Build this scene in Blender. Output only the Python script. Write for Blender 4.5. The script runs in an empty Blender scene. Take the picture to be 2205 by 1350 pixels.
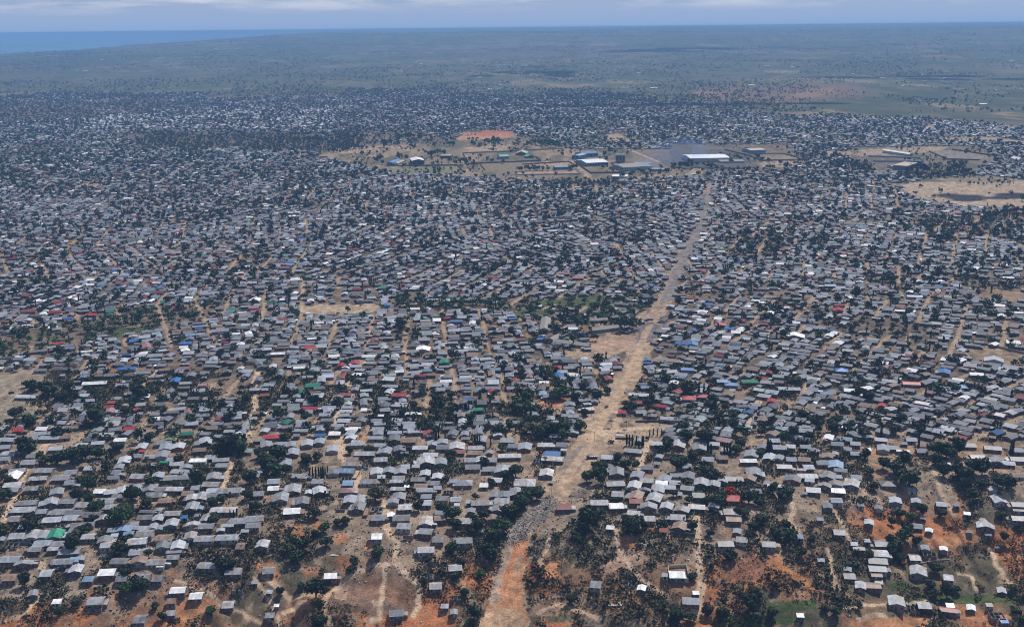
import bpy, math, random
import numpy as np
rng = np.random.default_rng(11); random.seed(11)
C = bpy.context.scene.collection
sc = bpy.context.scene
R = math.radians
# ------------------------------------------------------------------ camera model (photo is 2205 x 1350)
PW, PH, FOC, CAMZ = 2205.0, 1350.0, 2364.0, 300.0
PITCH = math.atan((675 - 60) / FOC); ROLL = 0.0105
FWD = np.array([0, math.cos(PITCH), -math.sin(PITCH)])
R0 = np.array([1.0, 0, 0]); U0 = np.array([0, math.sin(PITCH), math.cos(PITCH)])
RGT = math.cos(ROLL) * R0 - math.sin(ROLL) * U0
UPV = math.sin(ROLL) * R0 + math.cos(ROLL) * U0

def rays(px, py):
    px = np.asarray(px, float); py = np.asarray(py, float)
    a = (px - PW / 2) / FOC; b = -(py - PH / 2) / FOC
    return FWD + a[..., None] * RGT + b[..., None] * UPV

def plane(px, py, z=0.0):
    d = rays(px, py); t = (z - CAMZ) / np.minimum(d[..., 2], -1e-4)
    return d[..., 0] * t, d[..., 1] * t

def proj(x, y, z):
    P = np.stack([np.asarray(x, float), np.asarray(y, float), np.asarray(z, float) - CAMZ], -1)
    dz = np.maximum(P @ FWD, 1.0)
    return PW / 2 + FOC * (P @ RGT) / dz, PH / 2 - FOC * (P @ UPV) / dz, dz

# ------------------------------------------------------------------ noise
def _hash(i, j, s):
    n = (i.astype(np.int64) * 374761393 + j.astype(np.int64) * 668265263 + s * 2147483647) & 0xffffffff
    n = ((n ^ (n >> 13)) * 1274126177) & 0xffffffff
    return ((n ^ (n >> 16)) & 0xffff) / 65535.0

def vn(x, y, s=0):
    x = np.asarray(x, float); y = np.asarray(y, float)
    i = np.floor(x); j = np.floor(y); u = x - i; v = y - j
    u = u * u * (3 - 2 * u); v = v * v * (3 - 2 * v); i = i.astype(np.int64); j = j.astype(np.int64)
    a = _hash(i, j, s); b = _hash(i + 1, j, s); c = _hash(i, j + 1, s); d = _hash(i + 1, j + 1, s)
    return (a + (b - a) * u) * (1 - v) + (c + (d - c) * u) * v

def fbm(x, y, s=0, o=3):
    t = 0; a = .5; n = 0
    for k in range(o):
        t = t + a * vn(x * 2 ** k + 17.3 * k, y * 2 ** k - 9.1 * k, s + k); n += a; a *= .5
    return t / n

def sstep(a, b, v):
    t = np.clip((v - a) / (b - a), 0, 1); return t * t * (3 - 2 * t)

# ------------------------------------------------------------------ terrain
EDGE = np.array([(-900, 1260), (-200, 1250), (0, 1240), (200, 1235), (330, 1228), (480, 1190), (560, 1180), (600, 1115), (760, 1125), (830, 1150), (900, 1190), (1000, 1195),
                 (1060, 1150), (1200, 1105), (1330, 1130), (1420, 1165), (1500, 1180), (1540, 1195), (1600, 1130), (1700, 1075), (1840, 1060), (1900, 1010),
                 (2000, 975), (2100, 1000), (2160, 1060), (2205, 1085), (2400, 1100), (3000, 1100)], float)
_ex, _ey = plane(EDGE[:, 0], EDGE[:, 1])
SCAR = [(1215, 1070), (1150, 1120), (1110, 1180), (1095, 1250), (1080, 1350), (1075, 1400)]
_sx, _sy = plane(np.array([p[0] for p in SCAR]), np.array([p[1] for p in SCAR]))
COAST = np.array([(-900, 165), (-300, 132), (0, 118), (200, 107), (450, 92), (640, 82), (760, 74)], float)
_cx, _cy = plane(COAST[:, 0], COAST[:, 1])

def seg_dist(x, y, ax, ay):
    D = np.full(np.shape(x), 1e9)
    for k in range(len(ax) - 1):
        dx, dy = ax[k + 1] - ax[k], ay[k + 1] - ay[k]
        t = np.clip(((x - ax[k]) * dx + (y - ay[k]) * dy) / (dx * dx + dy * dy + 1e-9), 0, 1)
        D = np.minimum(D, np.hypot(x - ax[k] - t * dx, y - ay[k] - t * dy))
    return D

def edge_s(x, y):
    ye = sum(np.interp(x + q, _ex, _ey) for q in (-60, -40, -20, 0, 20, 40, 60)) / 7
    return sstep(-25, 115, ye - y)

def sea_k(x, y):
    return sstep(-300, 4500, x - np.interp(y, _cy, _cx))

def H(x, y):
    x = np.asarray(x, float); y = np.asarray(y, float)
    s = edge_s(x, y)
    z = 3.0 * (fbm(x / 210, y / 210, 3, 2) - .5) * sstep(300, 700, y)
    z = z + 26 * (fbm(x / 900, y / 1100, 8, 2) - .5) * sstep(900, 2600, y)
    z = z - 20 * s
    g = 1 - np.abs(2 * fbm(x / 55 + .8 * fbm(x / 30, y / 30, 40, 2), y / 85, 21, 3) - 1)
    z = z - 8.0 * s * np.clip(g, 0, 1) ** 3 + 4.5 * s * (fbm(x / 20, y / 20, 5, 3) - .5)
    dsc = seg_dist(x, y, _sx, _sy)
    z = z - 4.5 * np.exp(-(dsc / 13) ** 2) * sstep(680, 600, y)
    k = np.where(y > 8500, sea_k(x, y), 1.0)
    z = z + 70 * sstep(5200, 12000, y) * (fbm(x / 3800, y / 2300, 31, 3) - .35) * k - 6 * (1 - k)
    return z + 235 * sstep(5600, 19000, y) * k

def ground(px, py):
    px = np.asarray(px, float); py = np.asarray(py, float)
    z = np.zeros(px.shape)
    for _ in range(26):
        x, y = plane(px, py, z); z = .5 * z + .5 * H(x, y)
    x, y = plane(px, py, z)
    return x, y, H(x, y)

# ------------------------------------------------------------------ mesh helpers
def me_from(name, V, faces, cols=None, mats=(), mi=None, smooth=False):
    """faces: list of int arrays (n,k); cols: (nverts,3)"""
    V = np.asarray(V, np.float32)
    me = bpy.data.meshes.new(name)
    faces = [np.asarray(f, np.int32) for f in faces if len(f)]
    li = np.concatenate([f.ravel() for f in faces]); tot = np.concatenate([np.full(len(f), f.shape[1], np.int32) for f in faces])
    st = np.concatenate([[0], np.cumsum(tot)[:-1]]).astype(np.int32)
    me.vertices.add(len(V)); me.vertices.foreach_set('co', V.ravel())
    me.loops.add(len(li)); me.loops.foreach_set('vertex_index', li)
    me.polygons.add(len(tot)); me.polygons.foreach_set('loop_start', st)
    if mi is not None: me.polygons.foreach_set('material_index', np.asarray(mi, np.int32))
    for m in mats: me.materials.append(m)
    if cols is not None:
        a = me.attributes.new('Col', 'FLOAT_COLOR', 'POINT')
        c = np.ones((len(V), 4), np.float32); c[:, :3] = cols
        a.data.foreach_set('color', c.ravel())
    me.update(calc_edges=True)
    me.polygons.foreach_set('use_smooth', np.full(len(tot), bool(smooth)))
    me.validate()
    return me

def link(name, me, parent=None, loc=None, rz=0.0):
    o = bpy.data.objects.new(name, me); C.objects.link(o)
    if parent is not None: o.parent = parent
    if loc is not None: o.location = loc
    if rz: o.rotation_euler = (0, 0, rz)
    return o

def tag(o, label=None, cat=None, group=None, kind=None):
    if label: o['label'] = label
    if cat: o['category'] = cat
    if group: o['group'] = group
    if kind: o['kind'] = kind
    return o

class MB:
    def __init__(s): s.V = []; s.Q = []; s.T = []
    def add(s, V, Q=(), T=()):
        b = len(s.V); s.V += [tuple(v) for v in V]
        s.Q += [tuple(i + b for i in q) for q in Q]; s.T += [tuple(i + b for i in t) for t in T]
    def box(s, x0, y0, z0, x1, y1, z1):
        s.add([(x0, y0, z0), (x1, y0, z0), (x1, y1, z0), (x0, y1, z0), (x0, y0, z1), (x1, y0, z1), (x1, y1, z1), (x0, y1, z1)],
              [(0, 3, 2, 1), (4, 5, 6, 7), (0, 1, 5, 4), (1, 2, 6, 5), (2, 3, 7, 6), (3, 0, 4, 7)])
    def tube(s, P, rad, n=6):
        P = [np.array(p, float) for p in P]; b = []
        for i, p in enumerate(P):
            d = P[min(i + 1, len(P) - 1)] - P[max(i - 1, 0)]; d = d / (np.linalg.norm(d) + 1e-9)
            a = np.cross(d, [0.3, 1, .2]); a /= np.linalg.norm(a); c = np.cross(d, a)
            b += [p + rad[i] * (math.cos(k * 2 * math.pi / n) * a + math.sin(k * 2 * math.pi / n) * c) for k in range(n)]
        Q = [(i * n + k, i * n + (k + 1) % n, (i + 1) * n + (k + 1) % n, (i + 1) * n + k) for i in range(len(P) - 1) for k in range(n)]
        m = (len(P) - 1) * n
        Q += [(m, m + 1, m + 2, m + 3)] + ([(m, m + 3, m + 4, m + 5)] if n == 6 else [])
        s.add(b, Q)
    def mesh(s, name, mat=None, smooth=False):
        return me_from(name, s.V, [np.array(s.Q, np.int32).reshape(-1, 4), np.array(s.T, np.int32).reshape(-1, 3)], mats=[mat] if mat else [], smooth=smooth)

# ------------------------------------------------------------------ materials
def newmat(name):
    m = bpy.data.materials.new(name); m.use_nodes = True
    nt = m.node_tree; b = nt.nodes['Principled BSDF']
    return m, nt, b

def N(nt, t, **kw):
    n = nt.nodes.new(t)
    for k, v in kw.items():
        if k.startswith('i_'): n.inputs[k[2:].replace('_', ' ')].default_value = v
        else: setattr(n, k, v)
    return n

def mixc(nt, typ, fac, a, b):
    n = nt.nodes.new('ShaderNodeMix'); n.data_type = 'RGBA'; n.blend_type = typ
    for s, v in ((0, fac), (6, a), (7, b)):
        if hasattr(v, 'is_linked'): nt.links.new(v, n.inputs[s])
        else: n.inputs[s].default_value = v if s == 0 else (*v, 1)
    return n.outputs[2]

def ramp(nt, src, p):
    n = nt.nodes.new('ShaderNodeValToRGB'); cr = n.color_ramp
    while len(cr.elements) < len(p): cr.elements.new(.5)
    for e, (q, c) in zip(cr.elements, p):
        e.position = q; e.color = (*(c if hasattr(c, '__len__') else (c, c, c)), 1)
    nt.links.new(src, n.inputs[0]); return n.outputs[0]

def noise(nt, coord, scale, detail=3, rough=.6):
    n = N(nt, 'ShaderNodeTexNoise'); n.inputs['Scale'].default_value = scale; n.inputs['Detail'].default_value = detail; n.inputs['Roughness'].default_value = rough
    nt.links.new(coord, n.inputs['Vector']); return n.outputs['Fac']

def stretched(nt, coord, s):
    n = N(nt, 'ShaderNodeMapping'); n.inputs['Scale'].default_value = s
    nt.links.new(coord, n.inputs['Vector']); return n.outputs['Vector']

def attr_mat(name, rough=.9, var=(.7, 1.3), scale=.6, spec=.3, obj_var=False):
    """surface whose colour comes from the mesh's own colour attribute, broken up by noise in metres"""
    m, nt, b = newmat(name)
    a = N(nt, 'ShaderNodeAttribute', attribute_name='Col')
    g = N(nt, 'ShaderNodeNewGeometry')
    n = noise(nt, g.outputs['Position'], scale, 4)
    c = mixc(nt, 'MULTIPLY', 1.0, a.outputs['Color'], ramp(nt, n, [(.3, var[0]), (.7, var[1])]))
    nt.links.new(c, b.inputs['Base Color']); b.inputs['Roughness'].default_value = rough
    b.inputs['Specular IOR Level'].default_value = spec
    return m

def obj_mat(name, col, rough=.85, ov=.25, nv=(.75, 1.2), scale=(.8, .8, .8), spec=.3, second=None, sheets=False):
    """plain material with per-object value shift and streak / stain noise in object space"""
    m, nt, b = newmat(name)
    tc = N(nt, 'ShaderNodeTexCoord'); oi = N(nt, 'ShaderNodeObjectInfo')
    v = stretched(nt, tc.outputs['Object'], scale)
    add = N(nt, 'ShaderNodeVectorMath', operation='ADD'); nt.links.new(v, add.inputs[0])
    mul = N(nt, 'ShaderNodeVectorMath', operation='SCALE'); nt.links.new(oi.outputs['Location'], mul.inputs[0]); mul.inputs['Scale'].default_value = .37
    nt.links.new(mul.outputs[0], add.inputs[1])
    n = noise(nt, add.outputs[0], 1.0, 4)
    c = col
    if second is not None:
        n2 = noise(nt, add.outputs[0], .35, 3)
        c = mixc(nt, 'MIX', ramp(nt, n2, [(.48, 0.0), (.62, 1.0)]), col, second)
    if sheets:   # separate roofing sheets, each weathered a little differently
        sn = N(nt, 'ShaderNodeVectorMath', operation='SNAP'); nt.links.new(tc.outputs['Object'], sn.inputs[0]); sn.inputs[1].default_value = (1.7, 3.1, 50)
        s2 = N(nt, 'ShaderNodeVectorMath', operation='ADD'); nt.links.new(sn.outputs[0], s2.inputs[0]); nt.links.new(oi.outputs['Location'], s2.inputs[1])
        wn = N(nt, 'ShaderNodeTexWhiteNoise'); nt.links.new(s2.outputs[0], wn.inputs['Vector'])
        c = mixc(nt, 'MULTIPLY', 1.0, c, ramp(nt, wn.outputs['Value'], [(0, .80), (.75, 1.04), (1, 1.28)]))
    c = mixc(nt, 'MULTIPLY', 1.0, c, ramp(nt, n, [(.3, nv[0]), (.7, nv[1])]))
    c = mixc(nt, 'MULTIPLY', 1.0, c, ramp(nt, oi.outputs['Random'], [(0, 1 - ov), (1, 1 + ov)]))
    nt.links.new(c, b.inputs['Base Color']); b.inputs['Roughness'].default_value = rough
    b.inputs['Specular IOR Level'].default_value = spec
    return m
HAZE_COL = (.31, .575, 1.0, 1); HAZE_D = 7.6e-5; SKY_DUST = .4; SKY_OZ = 4.0; SKY_TINT = (.72, .85, 1.12); CLOUD_COL = (16, 16.8, 19); SKY_S = .05; SUN_E = 5.0; EXPO = -.2; SKY_LOW = (8.4, 11.0, 17.0); SKY_HZ = (6.2, 9.4, 15.4)
# ------------------------------------------------------------------ what stands where, read off the photograph
def parse(s, ox, oy, k):
    out = []
    for e in s.split():
        q = e.split(',')
        out.append((ox + float(q[0]) / k, oy + float(q[1]) / k, float(q[2]) / k, q[3] if len(q) > 3 else ''))
    return out
HA = """30,75,70,s 400,85,90,s 520,75,65,s 590,60,80,sl 710,45,85,s 870,20,80,sW 820,75,70,s 1022,75,65,g 1185,45,110,s 1200,85,85,g 1295,75,75,gl 1440,45,60,s 1490,40,85,g 1450,95,85,s 1030,97,35,sR 1085,145,75,s 1170,140,85,g
898,180,80,g 990,140,70,s 200,190,95,s 55,120,90,sl 155,110,60,s 30,160,60,s 55,220,60,s 220,140,60,s 125,245,110,s 80,300,90,gW 310,250,120,s 275,305,115,s 510,260,80,s 435,305,115,s 600,210,50,g 640,230,60,s 510,340,80,s 553,345,45,g
85,355,115,s 95,390,60,s 228,380,110,s 410,410,85,g 715,400,75,mW 800,405,75,s 887,405,90,g 985,385,80,g 1085,390,95,g 1175,385,120,s 1265,385,115,sl 850,435,80,s 1115,430,110,s 1195,468,95,so 1360,415,75,so 1415,375,55,s 1400,450,85,gl 1455,450,80,g
1535,395,70,sl 1535,432,70,s 1525,350,115,s 1660,400,155,s 1550,300,90,g 1290,255,100,sl 1235,305,85,s 1350,220,80,g 1280,200,90,s 1435,175,115,mW 1145,290,75,g 1320,300,120,s 1375,265,85,s 1190,180,55,sT 1240,170,75,s 1110,195,35,s 860,220,60,g 820,300,75,s
868,270,65,g 835,262,60,s 990,295,100,s 1605,170,110,s 1610,210,85,s 1530,150,80,s 1840,285,75,g 1880,245,45,g 1790,100,75,s 1880,20,80,s 1940,65,75,g 1985,330,80,s 1985,378,75,sW 1870,420,85,sd
365,490,90,g 490,480,90,s 190,490,135,s 595,510,100,s 445,560,135,s 535,565,110,s 660,580,115,s 770,480,100,s 750,610,115,g 790,520,90,s 170,545,160,sl 300,555,65,s 95,610,75,s 375,615,120,s 505,605,100,s 595,645,160,s 160,660,50,s 1070,545,110,s 1150,535,40,g
1050,600,100,s 1145,605,65,g 1250,570,110,s 1385,530,80,g 1450,520,40,gb 1432,575,35,g 1340,585,40,mB 1620,545,180,sl 1240,650,85,g 1155,670,45,g 1400,645,90,g 1490,615,75,g 1495,662,100,s 1725,632,110,s 1850,610,120,s 1835,660,95,s
890,690,105,gb 975,645,55,s 1025,670,110,sl 1110,665,55,g 830,720,45,sl 810,690,55,s 935,712,65,sb 1045,718,110,s 390,740,100,gT 300,740,80,g 225,740,100,g 115,740,100,sl 545,700,95,g 525,740,60,s 640,740,95,sl 760,770,90,g 300,790,115,s 415,795,85,s 385,822,70,s 250,830,85,s
500,850,140,s 785,808,100,sl 5,750,45,g 995,785,125,sl 1185,752,100,s 1180,812,80,g 1290,815,85,g 1380,740,75,g 1480,755,130,s 1645,750,150,s 1605,680,50,g 1655,650,80,sl 1780,685,50,s 1000,857,115,s 1265,842,100,s 1255,890,80,s 65,910,130,s 170,930,115,g 450,925,145,s 540,908,60,mb
585,895,50,g 545,985,80,g 860,920,115,s 1005,920,100,g 1130,930,125,s 1165,942,45,mW 1500,955,130,s 1695,1000,110,s 1900,805,80,gl 1745,812,60,so 770,1015,110,mW 330,1015,75,s 65,1045,90,s 635,1050,70,mb 880,1050,70,s 1030,1040,100,s 1140,1050,65,s 1950,990,75,s 1850,1060,35,s 1290,1140,100,sW
1420,1178,85,sW 1240,1213,60,so 240,1155,60,g 410,1210,55,mW 690,1225,105,sl 1655,1240,75,s 1955,1135,40,sl 1240,1300,60,s 1960,1315,60,s 2010,1230,30,mW 1010,1349,75,s"""
HB = """185,55,80,s 260,62,60,g 265,122,85,g 375,55,75,g 460,37,70,g 560,95,75,gl 745,50,95,s 215,200,80,g 318,287,105,s 565,262,70,gd 655,252,110,sb 265,395,110,gl 450,330,75,s 385,400,40,g 470,405,85,gl 690,200,105,s 700,172,80,s 790,125,140,s 910,170,90,s 930,112,90,g 905,60,80,s 1050,95,75,g 1085,108,50,s
1110,30,100,s 1195,80,100,sl 1285,52,60,g 1360,40,70,g 1360,80,85,s 1465,82,100,gl 1470,108,90,sr 1600,82,95,s 1595,118,100,s 1565,170,90,s 1640,175,65,g 1715,172,70,s 1848,142,155,sl 1870,70,65,s 1955,82,85,g 1700,108,40,g 1830,28,100,s 1245,192,120,g 1270,132,100,s 1215,208,95,s 1345,190,85,g 1165,215,50,s
1580,225,100,s 1695,240,80,s 1790,250,100,g 1955,350,140,hl 880,262,80,g 965,252,75,g 1055,258,80,g 1090,222,60,s 1040,306,85,s 1230,272,70,g 1320,294,70,gl 915,292,50,sl 1180,312,95,s 1290,340,85,s 1025,325,90,s 820,330,115,s 1200,362,90,so 1325,372,50,s 1035,378,100,s 1100,355,30,mW 1515,345,110,h 1660,355,55,mW
1435,325,50,s 1750,320,80,s 665,398,90,hp 670,345,70,sb 180,462,95,g 340,485,85,g 680,477,80,g 760,472,85,g 740,530,85,g 1040,445,85,g 1000,478,70,g 265,555,110,sW 1240,440,70,s 1245,492,60,s 1225,392,110,s 1355,455,85,s 1455,462,70,s 1635,495,125,s 1555,475,40,sl 1465,495,35,s 1735,430,65,g 1805,435,75,g
1900,418,90,g 1760,545,90,g 1790,482,100,s 1720,605,65,g 1565,547,50,g 1350,560,85,s 1345,605,75,s 1520,630,95,sl 1635,682,35,s 890,602,90,s 1090,525,90,sl 985,575,45,gW 1060,605,115,s 1075,665,95,s 1235,640,85,g 1230,705,95,s 880,745,70,mW 1240,845,110,sl 1325,762,75,s 1510,772,125,s 1455,970,90,sl 545,1032,85,mW
1310,1105,80,sl 1375,1242,50,s 1443,1285,40,g 1025,1305,95,s"""
HC = """250,62,100,sl 365,62,70,s 300,128,105,sB 300,165,150,sl 255,275,90,g 885,102,125,s 705,152,90,s 1070,145,50,g 1065,52,85,sl 1210,65,95,g 1370,88,95,g 1480,52,65,s 930,22,40,g 1570,95,70,s 1430,168,80,s 1545,155,65,s 1730,178,115,ml 1745,135,90,g 1825,75,65,g 1955,82,90,s 1870,155,75,g 1940,152,60,g
1990,220,100,sl 1920,32,70,s 655,248,95,st 770,270,95,g 720,215,45,s 990,228,80,s 910,288,80,g 1110,315,80,g 1205,282,85,s 1190,335,75,sl 1285,292,75,g 1060,187,40,s 1280,218,65,s 765,345,125,s 890,365,85,g 970,385,90,g 1065,395,85,g 890,303,80,s 985,325,90,s 1095,340,80,mW 1160,372,70,s 1278,378,90,s 1225,412,40,s
1380,345,90,g 1470,350,85,g 1535,318,70,g 1625,312,120,s 1715,305,105,g 1770,275,100,g 1610,460,110,hR 1365,435,80,s 1470,512,70,g 775,425,80,s 900,442,85,g 1030,462,95,g 645,490,120,s 770,518,95,sW 910,478,90,sr 1000,520,110,g 1125,522,80,g 1155,515,50,mW 1235,542,100,g 1350,522,110,sl 890,565,85,ml 1010,607,70,sl
1145,592,40,s 1215,668,90,g 1215,598,100,s 1600,562,95,s 1620,610,100,so 1640,695,50,g 1565,795,105,s 1675,762,75,s 1875,798,90,s 1785,402,70,s 1935,352,130,s 1860,332,40,s 720,665,50,sW 390,523,95,sr 1105,685,50,sr 1210,1030,105,sW 1120,1008,40,s 945,1110,50,gW 612,1095,70,s 1345,1140,40,sW 1310,1215,115,s"""
HD = """330,72,60,s 440,72,70,s 490,105,75,g 670,52,80,s 800,52,65,s 810,122,80,s 650,115,35,g 745,92,50,s 890,92,45,mW 1000,92,75,g 1075,82,70,s 1145,97,85,sW 1155,42,40,s 985,22,80,s 1210,22,70,s 1290,62,75,s 1290,104,70,s 600,145,85,g 430,168,80,s 335,168,65,s 655,215,95,gb 690,245,85,s 565,195,80,s 390,233,90,sp
465,223,70,sl 595,295,85,g 455,288,135,s 335,312,110,g 570,355,85,g 655,348,90,g 675,292,50,s 805,302,70,s 765,350,95,gl 495,395,95,s 675,400,90,sW 465,318,60,s 430,402,30,s 1040,350,95,h 1025,365,45,ml 1470,192,40,mW 1210,388,50,s 1695,145,100,s 1740,182,80,sl 1825,185,90,g 1800,85,110,s 1915,195,80,sl 1980,165,90,s
1900,310,80,sl 1800,382,50,g 1990,282,80,s 1985,102,80,s 1615,62,120,s 1690,207,35,s 1860,478,85,gl 1990,505,90,s 1990,535,80,s 1990,605,90,sl 665,475,75,s 840,495,40,s 1090,478,75,gl 1240,475,60,gl 965,525,50,g 600,515,60,g 545,600,40,s 685,710,75,s 895,635,55,gl 1425,502,65,sl 1535,497,35,s 1610,560,40,sW 1290,587,30,sl
1250,660,65,s 1330,685,45,gW 1745,660,110,gl 1630,692,35,g 1765,712,40,s 390,738,55,sb 790,784,45,s 825,820,75,s 885,757,35,s 1000,795,100,s 985,872,100,s 965,920,125,s 965,975,115,s 955,1013,70,s 740,970,45,g 760,1025,75,s 550,900,40,s 1305,815,50,g 1440,820,45,gW 1235,893,70,sl 1845,805,45,g 1255,1010,105,gl 1475,1042,60,sl
1865,1125,50,gl 925,1095,110,s 835,1100,65,g 970,1062,50,s 1100,1232,100,gl 1490,1233,50,sW 1305,1245,85,sl 1640,1252,50,gW 1775,1228,40,s 1475,1270,110,sr 400,1308,45,mW 1885,1349,50,sB"""
HX = """273,801,36,sB 1575,836,26,hB 1556,829,22,sB 1480,803,26,sB 1490,749,22,gB 1465,746,20,sB 1813,806,24,hB 2032,810,22,gB 2072,841,22,hB 400,746,24,sB 375,829,18,gB 1525,661,18,sB 1788,621,22,sB 983,698,24,sB 345,625,14,sB 280,592,16,sB 1970,644,30,sB 1963,834,34,sR 1484,867,26,hR 1512,862,22,hR 585,950,36,sR 858,859,30,sR 570,858,18,sr 1552,706,22,hR 1806,674,20,gR 1245,604,22,sR
60,676,30,sr 195,684,22,sR 743,858,24,sr 1340,896,16,sR 1660,872,15,gR 1898,881,12,gR 1711,732,38,gW 598,768,28,sW 203,833,48,sW 547,653,22,gW 910,760,28,gW 770,814,24,sW 2103,814,26,sW 1833,850,28,mW 1700,846,44,sl 2140,784,36,gl 673,838,28,hT 1615,830,32,sT 1030,890,20,sT 958,788,20,gT 365,955,25,gt 2135,680,26,sT 55,862,48,sl 1375,858,40,sl"""
UNF = parse("1300,725,90 1620,845,110 1725,1115,80 680,1240,120 380,945,100 60,795,110 235,915,90 450,635,100 690,175,70 745,855,50", 0, 950, 3.375) + \
      parse("875,528,95 1260,1015,65 1455,1175,75 780,205,85 660,300,85 1400,400,80 420,495,80", 550, 950, 3.375) + \
      parse("190,175,75 865,1065,75 850,995,45 1180,140,150 1870,240,90 1455,135,85 990,1105,60", 1100, 950, 3.375) + \
      parse("1190,1250,90 1985,1250,55 1840,1315,110 785,910,90 1340,860,100 1095,535,60", 1605, 950, 3.375)
SLAB = parse("565,835,105 690,480,80", 550, 950, 3.375) + parse("760,1200,105", 1100, 950, 3.375) + parse("710,630,100", 1200, 820, 5.25)
TA = """200,90,140 330,170,90 300,120,60 420,170,110 520,170,130 620,130,130 700,130,120 860,70,80 780,210,80 600,310,80 640,360,120 560,420,90 660,430,80 700,520,110 960,430,130 880,610,170 1060,480,90 1090,340,80 1430,320,110 1290,160,70 1690,90,160 1640,70,110 1600,100,80 1880,120,70 1960,200,120 2010,250,60 1820,310,110 1610,450,70 1540,490,80
1550,600,90 1800,430,80 1860,500,80 60,310,70 30,420,90 70,420,60 20,680,110 210,670,110 600,680,90 540,800,120 690,590,60 870,800,110 920,740,70 1200,680,50 1560,480,60 190,540,50 180,1050,80 1080,840,60 560,1190,70 900,1000,80 930,1100,110 1000,1100,120 1060,1070,80 1650,960,130 1580,920,60 1540,1260,80 430,1270,60 1180,1300,70 1130,1220,60"""
TB = """90,200,90 160,150,110 130,240,110 220,240,70 370,170,80 400,330,50 430,555,100 820,80,60 690,90,60 870,430,140 1185,510,90 1415,130,70 1670,180,70 1430,570,110 1350,510,90 1660,560,80 1810,270,90 1890,260,90 1930,480,110 1850,560,110 1790,650,130 1730,720,100 1700,840,110 1450,640,90 1420,800,80 1500,900,60 1720,320,60 1600,420,60 1130,610,50 1610,650,100
230,820,90 300,890,110 350,790,90 270,760,80 430,690,60 510,760,90 500,660,80 440,1130,145 470,1345,90 430,1330,50 720,900,70 690,950,60 1190,1000,50 1590,1290,90 1560,1340,60 1640,980,70 1250,1180,50 1520,1120,60 1450,1000,60 640,880,50 180,1120,60 330,1080,60 880,840,90 650,600,70 600,610,60"""
TC = """100,435,100 190,425,90 60,500,80 130,400,80 20,560,60 610,220,70 680,210,55 550,295,90 650,305,110 775,150,60 1205,225,110 1330,130,80 1400,235,75 1640,90,80 1130,50,80 1300,445,60 1430,460,60 1510,480,100 1540,430,80 1730,450,110 1700,550,80 1650,545,60 1085,620,70 560,630,150 520,670,100 640,545,80 760,450,60 890,665,130 960,640,70 850,600,60 1320,640,70
1440,690,60 1600,865,100 940,740,60 480,720,80 1320,1010,70 1080,1010,40 440,1175,70 2000,405,100 1960,430,80 1215,1315,120 1160,1335,60 1310,1305,80 1420,1265,90 1530,1295,100 1180,405,60 1480,285,80 1250,185,80 830,190,80 910,205,60 1780,100,60"""
TD = """240,700,80 120,600,90 60,650,70 200,660,60 20,720,60 410,835,70 480,740,60 890,240,80 870,130,80 1000,200,90 1080,230,110 1150,180,100 1190,325,130 1130,290,90 1390,100,120 1460,120,130 1540,100,110 1380,170,90 1440,250,110 1540,250,100 1600,300,110 1640,230,110 1720,240,110 1800,220,90 1870,355,120 1930,340,80 1830,330,80 1650,420,80 1590,350,80 1700,330,70 1850,565,70
1420,550,70 1290,530,80 1200,580,80 930,350,60 1130,560,70 1090,825,110 1150,720,110 1240,760,70 1170,650,80 1060,760,80 1130,885,80 1080,840,100 900,860,70 820,1225,65 1380,960,90 1940,1085,70 1690,1265,50 1000,1190,40 1460,1140,100 1380,1130,90 1350,1080,80 1520,1100,70 770,1060,40 30,1205,110 200,1275,80 90,1150,80 220,1070,60 640,1260,80 580,1240,70 1950,1250,60 1060,610,60
1880,720,60 2000,1315,60 700,850,40 330,700,80 300,640,60 90,470,70 310,400,80 200,380,80 500,160,60"""
T4 = "380,115,150 560,155,200 670,215,110 330,485,160 170,430,130 1600,195,180 1430,395,150 1080,485,220 670,645,150 300,795,180 1700,690,110 1340,790,120"
T5 = "1440,270,120 1740,290,150 1340,455,90 1130,670,110 1050,920,200 860,905,140 1360,905,110 600,835,180 1490,905,120 380,160,70 1750,100,80 450,460,90 60,450,100"
T6 = "780,300,150 910,200,100 890,895,110 620,500,90 1310,535,90 2120,205,200 2020,605,200 1700,350,200 2080,780,70 1050,570,80 1480,790,100 1900,650,150 1420,600,130 1560,550,120"
T7 = "440,215,120 570,145,100 60,600,180 250,565,130 770,300,120 790,340,80 1240,290,70 1430,565,130 1480,135,170 1760,255,110 1470,695,150 1680,705,180 2080,765,110 1540,865,120 680,885,80 1250,740,110 2000,540,120 310,390,100 2000,400,100 1900,330,90 40,150,150 200,250,110 620,525,60"
T8 = "560,635,120 740,650,100 470,650,100 200,615,90 680,430,120 840,530,100 1000,585,150 1320,470,140 1060,480,100 130,190,80 600,65,180 1290,170,100 1400,220,130 1730,615,120 1780,470,100 2000,605,130 1350,640,110"
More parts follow.
